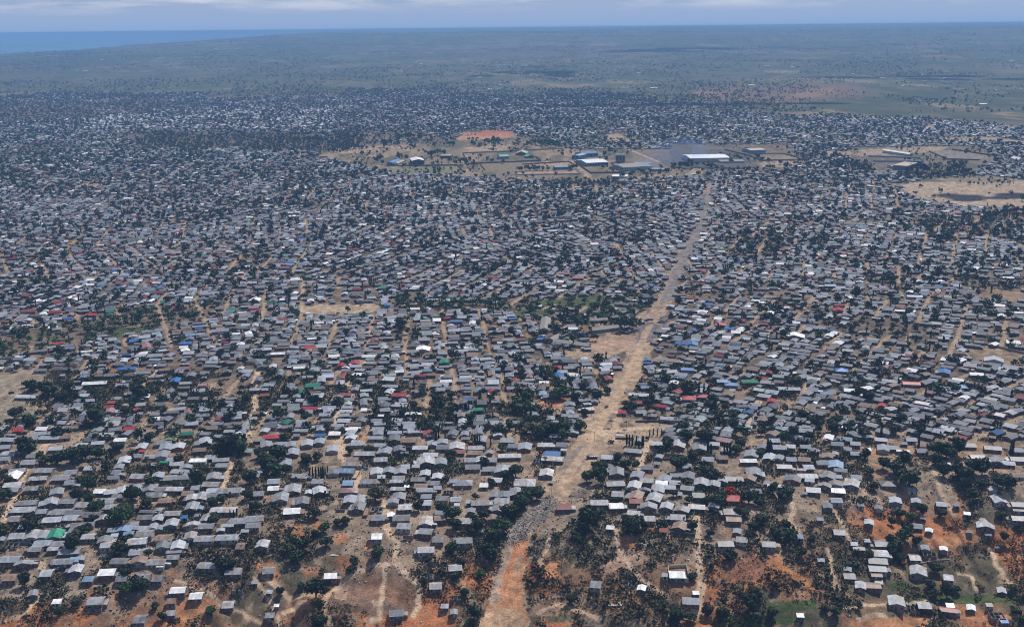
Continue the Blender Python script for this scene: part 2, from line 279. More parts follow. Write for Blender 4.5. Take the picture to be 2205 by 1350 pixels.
PALM = parse("310,290,45 725,720,70 550,730,90 690,250,50 1085,210,60 1070,170,60 1030,240,50 510,740,60 620,710,50 1720,190,60 1750,190,60 1550,590,40 330,400,40 300,370,40", 0, 950, 3.375) + \
       parse("535,490,50 745,515,50 950,60,60 620,480,40", 550, 950, 3.375) + \
       parse("440,450,50 282,470,50 640,350,40 250,190,60 520,1050,50 440,1020,50 310,690,40 450,680,40 1500,1250,80 1590,1320,70 1660,1140,80 1740,1100,70 1790,1130,80 1690,1070,60 1850,1210,60 1135,1230,50 830,1300,40 1130,1290,40 500,1345,40", 1100, 950, 3.375) + \
       parse("40,1120,60 120,1170,60 1200,590,60 1220,570,50 90,1310,50 770,440,40 1100,540,50 1850,770,50 310,360,50", 1605, 950, 3.375) + \
       parse("1040,285,70 880,300,90 1170,300,80 1370,420,110 1020,450,80 1210,420,60 780,535,70 1490,440,100 1560,460,110 1700,540,70 1350,530,80 1540,580,90 610,525,70", 1200, 820, 5.25) + \
       parse("690,390,80 930,460,80 1730,270,70 1880,280,70 1640,270,60 1370,665,80 560,340,60", 1600, 820, 5.25) + parse("1460,510,80 1900,610,90 1650,420,120 1750,610,110", 800, 820, 5.25)
CYP = parse("780,165,75 808,135,80 937,150,75 1100,265,95 1135,250,70 1675,560,60 1700,560,60 1722,550,60", 0, 950, 3.375) + \
      parse("395,265,70 418,265,75 440,265,75 462,262,70 480,285,90 495,285,95 508,240,50 525,235,55 1598,35,50 1615,35,50 1630,35,50 1710,40,60 1272,260,60", 550, 950, 3.375) + \
      parse("930,60,60 1430,90,80 1450,95,70 1550,110,90 1570,110,90 1590,110,90", 1100, 950, 3.375) + parse("165,90,90 185,100,90 1925,110,130 1940,105,130", 1605, 950, 3.375) + \
      parse("905,370,90 935,350,80 955,360,90 975,365,90 1000,350,70 1030,350,70 1050,365,110 1065,370,110 1080,370,110 1100,370,105 1372,455,100 1170,725,110 1200,725,100 1225,725,100 735,700,120 760,690,100 800,700,100 1290,780,80", 800, 820, 5.25) + \
      parse("785,730,120 815,730,110 848,735,110 893,740,110 958,745,110 972,745,110 1045,620,65 1085,615,75 1130,620,65 1178,620,75 1115,300,90 1700,820,100 1740,825,100 1600,190,150 1655,180,140 1710,160,110", 1200, 820, 5.25) + \
      parse("275,820,150 300,820,140 1560,640,180 2055,520,130 2090,520,110 1980,780,140 1755,390,110", 1600, 820, 5.25)
HOUSES = parse(HA, 0, 950, 3.375) + parse(HB, 550, 950, 3.375) + parse(HC, 1100, 950, 3.375) + parse(HD, 1605, 950, 3.375)
ACCENT = parse(HX, 0, 0, 1)
TREES = parse(TA, 0, 950, 3.375) + parse(TB, 550, 950, 3.375) + parse(TC, 1100, 950, 3.375) + parse(TD, 1605, 950, 3.375) + \
        parse(T4, 0, 820, 5.25) + parse(T5, 400, 820, 5.25) + parse(T6, 800, 820, 5.25) + parse(T7, 1200, 820, 5.25) + parse(T8, 1600, 820, 5.25)

# soil patches: (colour, softness px, polygon in photo px)
TAN = (.41, .295, .205); SAND = (.44, .335, .235); ORG = (.43, .185, .08); ORG2 = (.48, .235, .12); PINK = (.44, .29, .21); BRN = (.24, .155, .105); GRY = (.25, .22, .19); GRN = (.06, .095, .03); DRY = (.27, .21, .13)
ROADL = [(1030, 1400), (1035, 1350), (1055, 1290), (1075, 1230), (1090, 1180), (1100, 1140), (1130, 1100), (1170, 1062), (1192, 1030), (1207, 990), (1237, 950), (1253, 910), (1288, 860), (1328, 800), (1363, 740), (1372, 700), (1398, 670), (1428, 620), (1447, 570), (1472, 530), (1496, 490), (1511, 450), (1521, 410), (1524, 395)]
ROADR = [(1536, 395), (1534, 410), (1527, 450), (1513, 500), (1490, 545), (1470, 590), (1452, 640), (1437, 670), (1420, 710), (1402, 760), (1378, 820), (1350, 870), (1335, 920), (1305, 960), (1285, 990), (1250, 1030), (1215, 1085), (1180, 1090), (1150, 1130), (1140, 1180), (1130, 1250), (1140, 1350), (1140, 1400)]
ROAD = ROADL + ROADR
SOIL = [
 (TAN, 3, ROAD), (ORG2, 4, [(1095, 1165), (1142, 1140), (1135, 1200), (1125, 1250), (1135, 1350), (1135, 1400), (1030, 1400), (1035, 1350), (1062, 1280), (1078, 1220)]),
 ((.39, .17, .08), 7, [(1112, 1170), (1138, 1148), (1130, 1200), (1105, 1250), (1085, 1275), (1090, 1230)]),
 ((.42, .32, .25), 5, [(1060, 1245), (1085, 1185), (1098, 1168), (1108, 1172), (1092, 1215), (1080, 1262), (1070, 1300), (1058, 1300)]), ((.45, .31, .20), 6, [(1035, 1320), (1075, 1300), (1120, 1320), (1135, 1350), (1135, 1400), (1025, 1400)]), ((.36, .24, .15), 4, [(1108, 1215), (1122, 1190), (1128, 1215), (1112, 1250)]), ((.23, .205, .19), 9, [(1172, 1063), (1212, 1080), (1150, 1133), (1128, 1165), (1100, 1180), (1090, 1172), (1112, 1118)]),
 ((.27, .23, .20), 5, [(1215, 985), (1258, 950), (1275, 965), (1245, 1010), (1205, 1030)]),
 ((.15, .14, .145), 5, [(1368, 742), (1405, 735), (1425, 700), (1395, 688), (1372, 702)]), ((.20, .185, .18), 5, [(1418, 660), (1436, 610), (1462, 545), (1490, 492), (1515, 430), (1526, 400), (1535, 420), (1512, 503), (1490, 548), (1468, 600), (1450, 645)]),
 ((.23, .19, .155), 3, [(1334, 820), (1345, 812), (1358, 814), (1354, 824), (1340, 829)]), ((.24, .19, .15), 4, [(1290, 908), (1322, 886), (1330, 898), (1302, 915)]), ((.24, .19, .15), 4, [(1275, 928), (1300, 918), (1312, 934), (1282, 942)]), ((.27, .20, .15), 4, [(1215, 1020), (1240, 1000), (1246, 1012), (1222, 1035)]), ((.22, .18, .15), 3, [(1228, 1062), (1262, 1050), (1280, 1060), (1240, 1075)]), (PINK, 3, [(1268, 728), (1330, 720), (1366, 722), (1360, 755), (1330, 756), (1272, 756)]), (TAN, 3, [(1215, 755), (1340, 756), (1320, 775), (1220, 772)]),
 (SAND, 4, [(648, 658), (700, 655), (820, 655), (832, 668), (775, 680), (690, 679), (650, 672)]),
 (SAND, 5, [(1935, 398), (2000, 386), (2130, 379), (2215, 388), (2260, 400), (2260, 455), (2130, 448), (2050, 441), (1960, 424)]),
 (SAND, 3, [(2050, 432), (2110, 430), (2140, 444), (2060, 446)]),
 ((.36, .26, .17), 4, [(690, 322), (800, 312), (980, 306), (1000, 285), (1100, 283), (1125, 303), (1262, 325), (1420, 345), (1490, 362), (1480, 378), (1250, 395), (1100, 385), (830, 372), (742, 350), (690, 336)]),
 (TAN, 3, [(700, 320), (860, 314), (900, 322), (740, 332)]), (TAN, 3, [(1005, 318), (1100, 312), (1100, 325), (1010, 326)]), ((.47, .25, .14), 2, [(975, 299), (1005, 290), (1100, 290), (1098, 298), (1000, 303)]), ((.44, .15, .075), 2, [(995, 292), (1050, 281), (1104, 283), (1100, 291), (1010, 294)]),
 (TAN, 2, [(1128, 352), (1225, 350), (1220, 358), (1135, 360)]), (PINK, 2, [(1112, 371), (1240, 368), (1250, 374), (1115, 379)]), (TAN, 2, [(1238, 350), (1272, 375), (1275, 390), (1262, 380), (1228, 350)]),
 ((.20, .20, .12), 3, [(835, 362), (985, 356), (995, 372), (850, 378)]), (TAN, 2, [(994, 330), (1004, 350), (1012, 372), (1006, 374), (998, 350)]),
 ((.10, .095, .09), 3, [(1440, 325), (1560, 322), (1640, 345), (1560, 372), (1450, 365)]), (DRY, 3, [(1610, 338), (1700, 333), (1720, 346), (1650, 350)]), (TAN, 2, [(1490, 362), (1520, 364), (1510, 378), (1480, 375)]),
 (TAN, 3, [(1635, 352), (1680, 346), (1730, 350), (1700, 360), (1640, 360)]), (TAN, 3, [(1775, 326), (1960, 318), (2040, 316), (2030, 325), (1900, 334), (1780, 335)]), (GRY, 3, [(2010, 326), (2080, 323), (2150, 338), (2090, 346), (2010, 338)]),
 (TAN, 2, [(2010, 297), (2090, 294), (2150, 296), (2215, 306), (2215, 312), (2140, 304), (2010, 303)]), (SAND, 2, [(1990, 271), (2015, 270), (2010, 278), (1990, 277)]), (SAND, 2, [(2090, 279), (2120, 279), (2115, 284), (2095, 284)]),
 (TAN, 2, [(1303, 290), (1330, 287), (1362, 305), (1345, 309), (1312, 302)]), (TAN, 2, [(1240, 250), (1250, 265), (1245, 270), (1232, 258)]), (ORG2, 2, [(1352, 233), (1396, 232), (1396, 239), (1352, 238)]),
 ((.14, .11, .075), 4, [(260, 290), (420, 285), (690, 290), (720, 320), (560, 318), (300, 318)]), (SAND, 2, [(160, 398), (240, 394), (240, 400), (170, 405)]), (TAN, 2, [(640, 340), (650, 315), (655, 315), (650, 340)]),
 ((.29, .24, .18), 5, [(-300, 800), (0, 805), (60, 795), (130, 822), (140, 850), (110, 880), (60, 905), (0, 925), (-300, 940)]), (TAN, 4, [(60, 860), (125, 855), (130, 875), (70, 885)]),
 ((.30, .22, .15), 4, [(2075, 752), (2130, 745), (2205, 765), (2205, 788), (2120, 782)]), ((.27, .19, .12), 4, [(2090, 628), (2150, 620), (2230, 632), (2230, 650), (2120, 648)]),
 (GRN, 4, [(1128, 648), (1200, 642), (1310, 634), (1335, 650), (1250, 660), (1150, 660)]), (GRN, 4, [(1090, 672), (1200, 668), (1200, 682), (1100, 684)]), (GRN, 5, [(230, 712), (330, 700), (330, 712), (240, 726)]),
 (SAND, 2, [(1165, 640), (1182, 639), (1182, 645), (1166, 645)]), (TAN, 2, [(1180, 662), (1215, 658), (1215, 663), (1182, 667)]),
 (ORG2, 4, [(1160, 865), (1210, 850), (1230, 862), (1190, 885), (1150, 880)]), (ORG2, 4, [(740, 945), (820, 932), (825, 945), (760, 955)]), ((.36, .27, .19), 4, [(1290, 945), (1420, 905), (1520, 905), (1500, 930), (1360, 950), (1300, 960)]),
 (ORG, 4, [(190, 1265), (212, 1262), (205, 1290), (180, 1310), (176, 1330), (168, 1330)]), (ORG2, 5, [(350, 1280), (372, 1262), (400, 1275), (460, 1290), (470, 1310), (400, 1340), (360, 1320)]), (ORG, 5, [(555, 1205), (600, 1220), (600, 1255), (575, 1240), (555, 1225)]),
 (ORG, 6, [(10, 1330), (50, 1326), (65, 1350), (60, 1370), (0, 1370)]), (ORG, 3, [(628, 1132), (652, 1128), (660, 1152), (628, 1158)]), (ORG, 4, [(664, 1124), (690, 1120), (688, 1145), (676, 1150)]), ((.30, .20, .15), 4, [(578, 1125), (625, 1120), (622, 1155), (590, 1150)]),
 (ORG2, 3, [(716, 1150), (745, 1145), (752, 1165), (722, 1173)]), (ORG2, 3, [(785, 1172), (808, 1168), (812, 1185), (787, 1190)]), ((.33, .17, .09), 5, [(655, 1215), (690, 1215), (690, 1240), (655, 1240)]),
 ((.205, .145, .108), 4, [(708, 1290), (745, 1240), (775, 1213), (830, 1198), (872, 1230), (902, 1265), (902, 1305), (880, 1325), (820, 1330), (760, 1316), (706, 1310)]), ((.24, .135, .085), 6, [(775, 1245), (800, 1235), (840, 1260), (890, 1275), (880, 1310), (830, 1290), (790, 1280)]),
 (PINK, 3, [(722, 1264), (750, 1258), (744, 1290), (718, 1290)]), (PINK, 2, [(802, 1293), (826, 1291), (826, 1304), (804, 1306)]), ((.24, .14, .09), 4, [(702, 1310), (735, 1311), (740, 1328), (718, 1334), (702, 1325)]), ((.42, .30, .20), 4, [(740, 1318), (772, 1325), (770, 1345), (738, 1340)]), (ORG2, 4, [(768, 1330), (795, 1328), (797, 1350), (765, 1350)]), (SAND, 2, [(797, 1328), (820, 1326), (822, 1338), (798, 1342)]),
 (ORG, 4, [(1330, 1155), (1365, 1153), (1375, 1178), (1338, 1185)]), (ORG, 4, [(1392, 1112), (1412, 1116), (1412, 1146), (1394, 1142)]), (PINK, 6, [(1290, 1225), (1335, 1195), (1385, 1190), (1395, 1212), (1330, 1228), (1300, 1240)]), (ORG2, 5, [(1165, 1215), (1200, 1210), (1210, 1245), (1180, 1240)]),
 ((.29, .14, .085), 6, [(1560, 1205), (1600, 1198), (1645, 1200), (1650, 1240), (1600, 1262), (1560, 1250)]), (ORG2, 4, [(1650, 1183), (1680, 1185), (1690, 1210), (1660, 1215)]), ((.36, .27, .19), 5, [(1500, 1165), (1545, 1160), (1560, 1190), (1530, 1215), (1500, 1210)]),
 (ORG, 3, [(1862, 1118), (1890, 1118), (1897, 1135), (1870, 1138)]), (ORG, 3, [(1890, 1140), (1905, 1140), (1902, 1165), (1892, 1160)]), (ORG, 4, [(2018, 1098), (2070, 1095), (2078, 1125), (2022, 1130)]), (ORG2, 4, [(2070, 1140), (2112, 1138), (2105, 1168), (2000, 1180), (1990, 1170)]), (ORG2, 3, [(1880, 1188), (1912, 1186), (1908, 1200), (1882, 1200)]), (ORG, 4, [(2190, 1150), (2215, 1150), (2215, 1180)]),
 (ORG, 3, [(1660, 1200), (1690, 1215), (1740, 1250), (1765, 1276), (1758, 1277), (1690, 1236), (1655, 1210)]), (TAN, 3, [(1785, 1250), (1800, 1245), (1815, 1265), (1800, 1275)]), (ORG2, 5, [(1820, 1338), (1900, 1330), (2000, 1325), (2000, 1350), (1850, 1365)]), (SAND, 4, [(1845, 1325), (1905, 1318), (1910, 1330), (1850, 1335)]), (ORG2, 4, [(2060, 1325), (2205, 1325), (2205, 1335), (2060, 1332)]),
 ((.28, .15, .09), 5, [(1680, 1268), (1740, 1265), (1750, 1290), (1685, 1295)]), (GRN, 4, [(1535, 1335), (1600, 1330), (1680, 1322), (1742, 1322), (1742, 1340), (1600, 1352), (1530, 1352)]), (GRN, 4, [(1908, 1255), (1950, 1250), (1965, 1268), (1920, 1276)]), (GRN, 4, [(1940, 1286), (2050, 1280), (2230, 1284), (2230, 1296), (1960, 1300)]), (GRN, 4, [(1640, 1295), (1760, 1290), (1760, 1312), (1640, 1318)]),
 ((.20, .155, .12), 3, [(1248, 1325), (1300, 1322), (1410, 1330), (1410, 1370), (1245, 1370)]), ((.31, .22, .15), 6, [(1130, 1280), (1250, 1270), (1330, 1300), (1250, 1320), (1130, 1330)]), ((.07, .10, .06), 2, [(1176, 1326), (1238, 1322), (1240, 1336), (1180, 1338)]),
 ((.33, .22, .14), 5, [(1870, 985), (1910, 980), (1915, 1020), (1880, 1040), (1855, 1030)]), ((.34, .25, .18), 6, [(1990, 1030), (2060, 1025), (2070, 1060), (2010, 1070)]), (TAN, 4, [(1800, 1040), (1840, 1030), (1870, 1070), (1840, 1075)]),
 ((.20, .13, .08), 10, [(1480, 190), (1640, 182), (1830, 180), (1880, 205), (1700, 222), (1500, 218)]), ((.28, .17, .10), 5, [(1500, 196), (1560, 196), (1560, 206), (1500, 205)]), ((.28, .17, .10), 5, [(1700, 200), (1790, 188), (1810, 200), (1720, 214)]),
 ((.30, .25, .18), 2, [(1645, 152), (1720, 153), (1720, 157), (1645, 156)]), ((.22, .25, .28), 3, [(1062, 142), (1130, 139), (1150, 142), (1080, 146)]), ((.26, .16, .10), 2, [(1085, 141), (1120, 140), (1120, 143), (1090, 144)]), ((.25, .19, .10), 3, [(835, 151), (870, 148), (868, 155), (838, 156)]),
]
# footpaths and lanes: (width m, polyline in photo px)
PATHS = [(3.5, [(8, 1130), (15, 1110), (35, 1060), (56, 1009), (78, 992), (95, 960), (130, 930)]), (4.5, [(205, 945), (235, 905), (286, 858), (320, 820), (345, 780)]), (4, [(345, 930), (352, 905), (372, 880)]), (3.5, [(460, 1100), (480, 1050), (495, 1010), (500, 985)]),
 (4, [(531, 945), (537, 919), (552, 877), (547, 826), (560, 790)]), (4.5, [(729, 960), (724, 902), (760, 852), (748, 820), (735, 790)]), (4, [(735, 960), (735, 985), (770, 1020), (766, 1045), (755, 1090)]), (4, [(831, 1077), (834, 1134)]), (2.2, [(834, 1134), (845, 1155), (858, 1169), (849, 1208), (876, 1240), (902, 1264), (905, 1305), (890, 1325)]),
 (1.6, [(849, 1208), (835, 1215), (800, 1215), (770, 1230), (722, 1268), (700, 1290), (702, 1310), (715, 1350)]), (1.3, [(830, 1210), (828, 1250), (822, 1280), (815, 1330)]), (2.2, [(570, 1240), (620, 1285), (700, 1280)]), (1.5, [(550, 1245), (590, 1300), (600, 1345)]), (1.5, [(690, 1295), (640, 1300), (610, 1320)]),
 (4, [(1378, 1012), (1383, 985), (1389, 971), (1400, 950)]), (3.5, [(1500, 1100), (1502, 1160), (1506, 1217), (1510, 1240), (1505, 1290), (1490, 1330)]), (1.6, [(1320, 1130), (1327, 1155), (1335, 1190), (1380, 1245), (1430, 1280)]), (1.6, [(1180, 1160), (1178, 1180), (1166, 1200), (1168, 1215)]), (1.4, [(1160, 1320), (1200, 1300), (1230, 1310), (1290, 1330)]),
 (4, [(1611, 922), (1617, 905), (1625, 883), (1640, 850)]), (3.5, [(1724, 890), (1735, 850), (1742, 820)]), (4, [(1260, 920), (1300, 930), (1325, 945)]), (2, [(1290, 915), (1300, 935), (1325, 950)]), (1.8, [(1700, 1080), (1710, 1100), (1702, 1125), (1720, 1150)]), (2, [(1780, 1080), (1800, 1105), (1820, 1140), (1828, 1165)]), (2.4, [(1760, 1000), (1850, 1050), (1900, 1085)]), (1.6, [(2005, 1000), (2020, 1060), (2050, 1110)]),
 (1.6, [(1780, 1180), (1790, 1215), (1795, 1240)]), (1.5, [(2130, 1180), (2150, 1220), (2180, 1260)]), (1.6, [(1820, 1310), (1900, 1300), (2000, 1296)]), (3, [(2165, 1060), (2178, 1100), (2180, 1130)]), (1.3, [(2060, 1235), (2090, 1240), (2100, 1270)]), (1.5, [(30, 1330), (60, 1320), (78, 1290), (82, 1280)]), (1.4, [(380, 1250), (430, 1270), (470, 1300), (560, 1340)]), (2.2, [(60, 1210), (90, 1215), (100, 1240)]),
 (5, [(1255, 940), (1330, 925), (1400, 920)]), (4, [(1080, 600), (1075, 580), (1082, 565), (1095, 560), (1085, 590), (1070, 610)]), (4, [(250, 580), (262, 560)]), (4, [(930, 420), (925, 400), (940, 385)]), (4, [(990, 395), (985, 420), (1010, 450)]), (5, [(1580, 800), (1575, 770), (1590, 740)]), (5, [(2060, 735), (2075, 760), (2090, 790)]), (4, [(1420, 350), (1350, 320), (1320, 300)])]
# ------------------------------------------------------------------ ground sheet
def inpoly(x, y, P):
    c = np.zeros(x.shape, bool); n = len(P)
    for i in range(n):
        x1, y1 = P[i]; x2, y2 = P[(i + 1) % n]
        if y1 == y2: continue
        k = ((y1 > y) != (y2 > y)) & (x < (x2 - x1) * (y - y1) / (y2 - y1) + x1)
        c ^= k
    return c

def rows():
    d = 250.0; out = []
    while d < 160000:
        out.append(d); d += d * (.0021 if 440 < d < 1500 else .0045 if d < 6000 else .012)
    return np.array(out)
rw = rows()
th = np.concatenate([np.radians(np.linspace(-75, -34, 26))[:-1], np.radians(np.linspace(-34, 34, 1150)), np.radians(np.linspace(34, 75, 26))[1:]])
D, T = np.meshgrid(rw, th, indexing='ij')
gx = (D * np.tan(T) / np.maximum(1, np.abs(np.tan(T)) / np.tan(R(75)))).ravel(); gy = D.ravel()
gz = H(gx, gy)
gpx, gpy, _ = proj(gx, gy, gz)
nA = fbm(gx / 70, gy / 70, 51, 4); nB = fbm(gx / 17, gy / 17, 61, 3); nC = fbm(gx / 5, gy / 7, 71, 3); nD = fbm(gx / 600, gy / 600, 81, 4)
def lerp(a, b, t): return a + (np.asarray(b) - a) * t[:, None]
col = np.tile(np.array(TAN) * .92, (len(gx), 1))
col = lerp(col, (.30, .235, .175), sstep(.42, .68, nA)); col = lerp(col, (.40, .235, .13), sstep(.60, .78, fbm(gx / 110, gy / 110, 55, 3)))
col = lerp(col, (.245, .185, .135), sstep(.40, .60, nB) * .85); col = lerp(col, (.14, .115, .085), sstep(.50, .68, fbm(gx / 9, gy / 11, 66, 3)) * .8)
_sr = random.Random(4)
def theta(px):
    return R(float(np.interp(px, [0, 300, 700, 1150, 1400, 1700, 2205], [11, 7, 4, -4, -13, -17, -16])))   # ccw; street direction relative to +Y
seeds = []
gs = 210
for j in range(3, 27):
    for i in range(-14, 15):
        y0 = j * gs + _sr.uniform(-70, 70); x0 = i * gs + _sr.uniform(-70, 70)
        if abs(x0) < y0 * .56 + 160: seeds.append((x0, y0))
seeds = np.array(seeds); spx, spy, _ = proj(seeds[:, 0], seeds[:, 1], np.zeros(len(seeds)))
_dr = np.random.default_rng(77)
dist_a = np.array([theta(q) for q in spx]) + _dr.normal(0, R(8), len(seeds)) + np.where(_dr.uniform(size=len(seeds)) < .14, R(26) * _dr.choice([-1, 1], len(seeds)), 0)
dist_u = _dr.uniform(11.0, 13.0, len(seeds))
# dirt lanes between the rows of plots
lk = np.where((gpy < 960) & (gpy > 385) & (gpx > -250) & (gpx < PW + 250))[0]; best = np.full(len(lk), 1e9); bi = np.zeros(len(lk), int)
for k_ in range(len(seeds)):
    q = np.where((np.abs(gx[lk] - seeds[k_, 0]) < 260) & (np.abs(gy[lk] - seeds[k_, 1]) < 260))[0]
    dq = np.hypot(gx[lk[q]] - seeds[k_, 0], gy[lk[q]] - seeds[k_, 1]); w_ = dq < best[q]; best[q[w_]] = dq[w_]; bi[q[w_]] = k_
ca_, sa_ = np.cos(dist_a[bi]), np.sin(dist_a[bi]); dx_, dy_ = gx[lk] - seeds[bi, 0], gy[lk] - seeds[bi, 1]
per = 3 * dist_u[bi] + 4.6; lx_ = (ca_ * dx_ + sa_ * dy_ + 4 * (fbm(gx[lk] / 40, gy[lk] / 40, 300, 2) - .5) - 2.5 * dist_u[bi] - 2.3 + per / 2) % per - per / 2
lanem = np.zeros(len(gx)); lanem[lk] = sstep(3.2, 1.6, np.abs(lx_)) * (vn(gx[lk] / 90, gy[lk] / 90, 301) > .3)
tw = sstep(960, 820, gpy) * (1 - lanem); col = lerp(col, (.40, .29, .20), lanem * .7); col = col * (1 - .38 * tw)[:, None] * np.array([1, 1.02, 1.06]) ** tw[:, None]  # tw: soil darkened and cooled to paint the shaded gaps between houses
# bare hillside below the town
hs = np.clip(edge_s(gx, gy) * 1.6 + (nB - .5) * .8, 0, 1); hs = sstep(.25, .6, hs)
hc = np.tile(np.array([.24, .138, .084]), (len(gx), 1))
hc = lerp(hc, (.11, .082, .062), sstep(.47, .64, nB) * .85); hc = lerp(hc, (.40, .165, .075), sstep(.51, .61, nA + .25 * (nC - .5))); hc = lerp(hc, (.125, .105, .068), sstep(.52, .7, fbm(gx / 40, gy / 55, 90, 3)))
hc = lerp(hc, (.36, .26, .18), sstep(.62, .74, nC) * .6)
col = lerp(col, 0, np.zeros(len(gx))) * (1 - hs[:, None]) + hc * hs[:, None]
# country beyond the town
CITY = [(-900, 205), (0, 205), (330, 214), (700, 205), (1100, 212), (1350, 216), (1600, 236), (1900, 256), (2205, 268), (3000, 280)]
cy = np.interp(gpx, [p[0] for p in CITY], [p[1] for p in CITY])
fs = sstep(-4, 6, cy - gpy + (nD - .5) * 16)
fc = np.tile(np.array([.105, .115, .055]), (len(gx), 1))
lx, ly = gx / 900, gy / 900
n1 = fbm(lx, ly, 101, 5); n2 = fbm(lx * .45 + 5, ly * .45, 111, 4); n3 = fbm(gx / 190, gy / 260, 121, 4)
fc = lerp(fc, (.20, .165, .09), sstep(.50, .66, n1) * .8); fc = lerp(fc, (.045, .06, .03), sstep(.50, .66, n2) * .6); fc = lerp(fc, (.045, .06, .03), sstep(.50, .64, n3) * .45); fc = lerp(fc, (.26, .20, .12), sstep(.66, .74, fbm(gx / 340, gy / 420, 131, 4)))
fc = lerp(fc, (.05, .062, .032), sstep(.48, .62, fbm(gx / 60, gy / 110, 141, 3)) * .7); fc = lerp(fc, (.17, .15, .085), sstep(.55, .7, fbm(gx / 80, gy / 150, 142, 3)) * .6)
fc = lerp(fc, (.04, .055, .03), sstep(300, 160, gpx) * sstep(190, 120, gpy) * .5)
col = col * (1 - fs[:, None]) + fc * fs[:, None]
open_k = (gpy > 283) & (gpy < 392) & (gpx > 690) & (gpx < 2205)
lot = fbm(gx / 90, gy / 260, 140, 4)
def lots(c):
    c = lerp(c, (.20, .165, .11), np.where(open_k, sstep(.46, .60, lot) * .75, 0)); return lerp(c, (.11, .105, .065), np.where(open_k, sstep(.50, .66, fbm(gx / 45, gy / 130, 150, 4)) * .8, 0))
wv = (nC - .5) * 2; wv2 = (fbm(gx / 8, gy / 8, 73, 2) - .5) * 2
for c_, soft, P in SOIL:
    xs = [p[0] for p in P]; ys = [p[1] for p in P]
    k = np.where((gpx > min(xs) - 12) & (gpx < max(xs) + 12) & (gpy > min(ys) - 12) & (gpy < max(ys) + 12))[0]
    if not len(k): continue
    sc_ = np.clip(soft, 0, 99) * 2.0
    m = inpoly(gpx[k] + wv[k] * sc_, gpy[k] + wv2[k] * sc_ * .6, P)
    kk = k[m]; shade = .72 + .40 * nB[kk] + .9 * (nC[kk] - .45)
    col[kk] = .15 * col[kk] + .85 * np.array(c_) * shade[:, None]
    if c_ == (.36, .26, .17): col = lots(col)
for wd, P in PATHS:
    ax, ay, az = ground([p[0] for p in P], [p[1] for p in P])
    k = np.where((gx > ax.min() - 20) & (gx < ax.max() + 20) & (gy > ay.min() - 20) & (gy < ay.max() + 20))[0]
    d = seg_dist(gx[k] + 2.2 * (nB[k] - .5) * 2, gy[k] + 2 * wv[k] * .8, ax, ay)
    t = sstep(wd * .65 + 1.2, wd * .65 - .3, d) * .9
    col[k] = lerp(col[k], np.array((.56, .41, .285)), t)
# wheel ruts along the dirt road
mid = [((a[0] + b[0]) / 2, (a[1] + b[1]) / 2) for a, b in zip(ROADL[1::2], [min(ROADR, key=lambda q: abs(q[1] - a[1])) for a in ROADL[1::2]])]
mx, my, mz = ground([p[0] for p in mid], [p[1] for p in mid])
d = seg_dist(gx + 3 * (nB - .5), gy, mx, my)
kr = (d < 3.5) & (gpy < 1040) & (gpy > 700); col[kr] = lerp(col[kr], np.array((.53, .37, .24)), np.full(kr.sum(), .6))
nr, ncol = len(rw), len(th)
ii = np.arange(nr * ncol).reshape(nr, ncol)
quads = np.stack([ii[:-1, :-1].ravel(), ii[:-1, 1:].ravel(), ii[1:, 1:].ravel(), ii[1:, :-1].ravel()], 1)

def ground_mat():
    m, nt, b = newmat('soil')
    a = N(nt, 'ShaderNodeAttribute', attribute_name='Col'); g = N(nt, 'ShaderNodeNewGeometry'); P = g.outputs['Position']
    c = mixc(nt, 'MULTIPLY', 1.0, a.outputs['Color'], ramp(nt, noise(nt, P, .9, 5, .7), [(.3, .50), (.7, 1.45)]))
    c = mixc(nt, 'MULTIPLY', 1.0, c, ramp(nt, noise(nt, P, .16, 3), [(.35, .74), (.65, 1.22)]))
    sp = noise(nt, P, 2.3, 2, .8)
    c = mixc(nt, 'MIX', ramp(nt, sp, [(.58, 0.0), (.66, .65)]), c, (.07, .062, .04))
    nt.links.new(c, b.inputs['Base Color']); b.inputs['Roughness'].default_value = 1; b.inputs['Specular IOR Level'].default_value = .1
    bp = N(nt, 'ShaderNodeBump'); bp.inputs['Strength'].default_value = .6; bp.inputs['Distance'].default_value = .5
    nt.links.new(noise(nt, P, .7, 4), bp.inputs['Height']); nt.links.new(bp.outputs[0], b.inputs['Normal'])
    return m
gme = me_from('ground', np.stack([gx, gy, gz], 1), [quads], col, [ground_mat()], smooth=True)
tag(link('ground', gme), 'dry tan and red earth of the town, the hillside and the plain', 'ground', kind='structure')
# sea behind the coast, far left
def sea_mat():
    m, nt, b = newmat('sea_water')
    g = N(nt, 'ShaderNodeNewGeometry')
    nt.links.new(ramp(nt, noise(nt, g.outputs['Position'], .0004, 3), [(.35, (.09, .22, .29)), (.65, (.12, .28, .34))]), b.inputs['Base Color'])
    b.inputs['Roughness'].default_value = .5
    return m
yy = np.geomspace(8600, 160000, 60); xr = np.interp(yy, _cy, _cx); SV = np.concatenate([np.stack([-yy * 1.5, yy, np.zeros(60) - .8], 1), np.stack([xr + 400, yy, np.zeros(60) - .8], 1)])
SQ = np.stack([np.arange(59), np.arange(59) + 60, np.arange(59) + 61, np.arange(59) + 1], 1)
tag(link('sea', me_from('sea', SV, [SQ], mats=[sea_mat()])), 'hazy blue sea beyond the coast on the far left', 'sea', kind='structure')

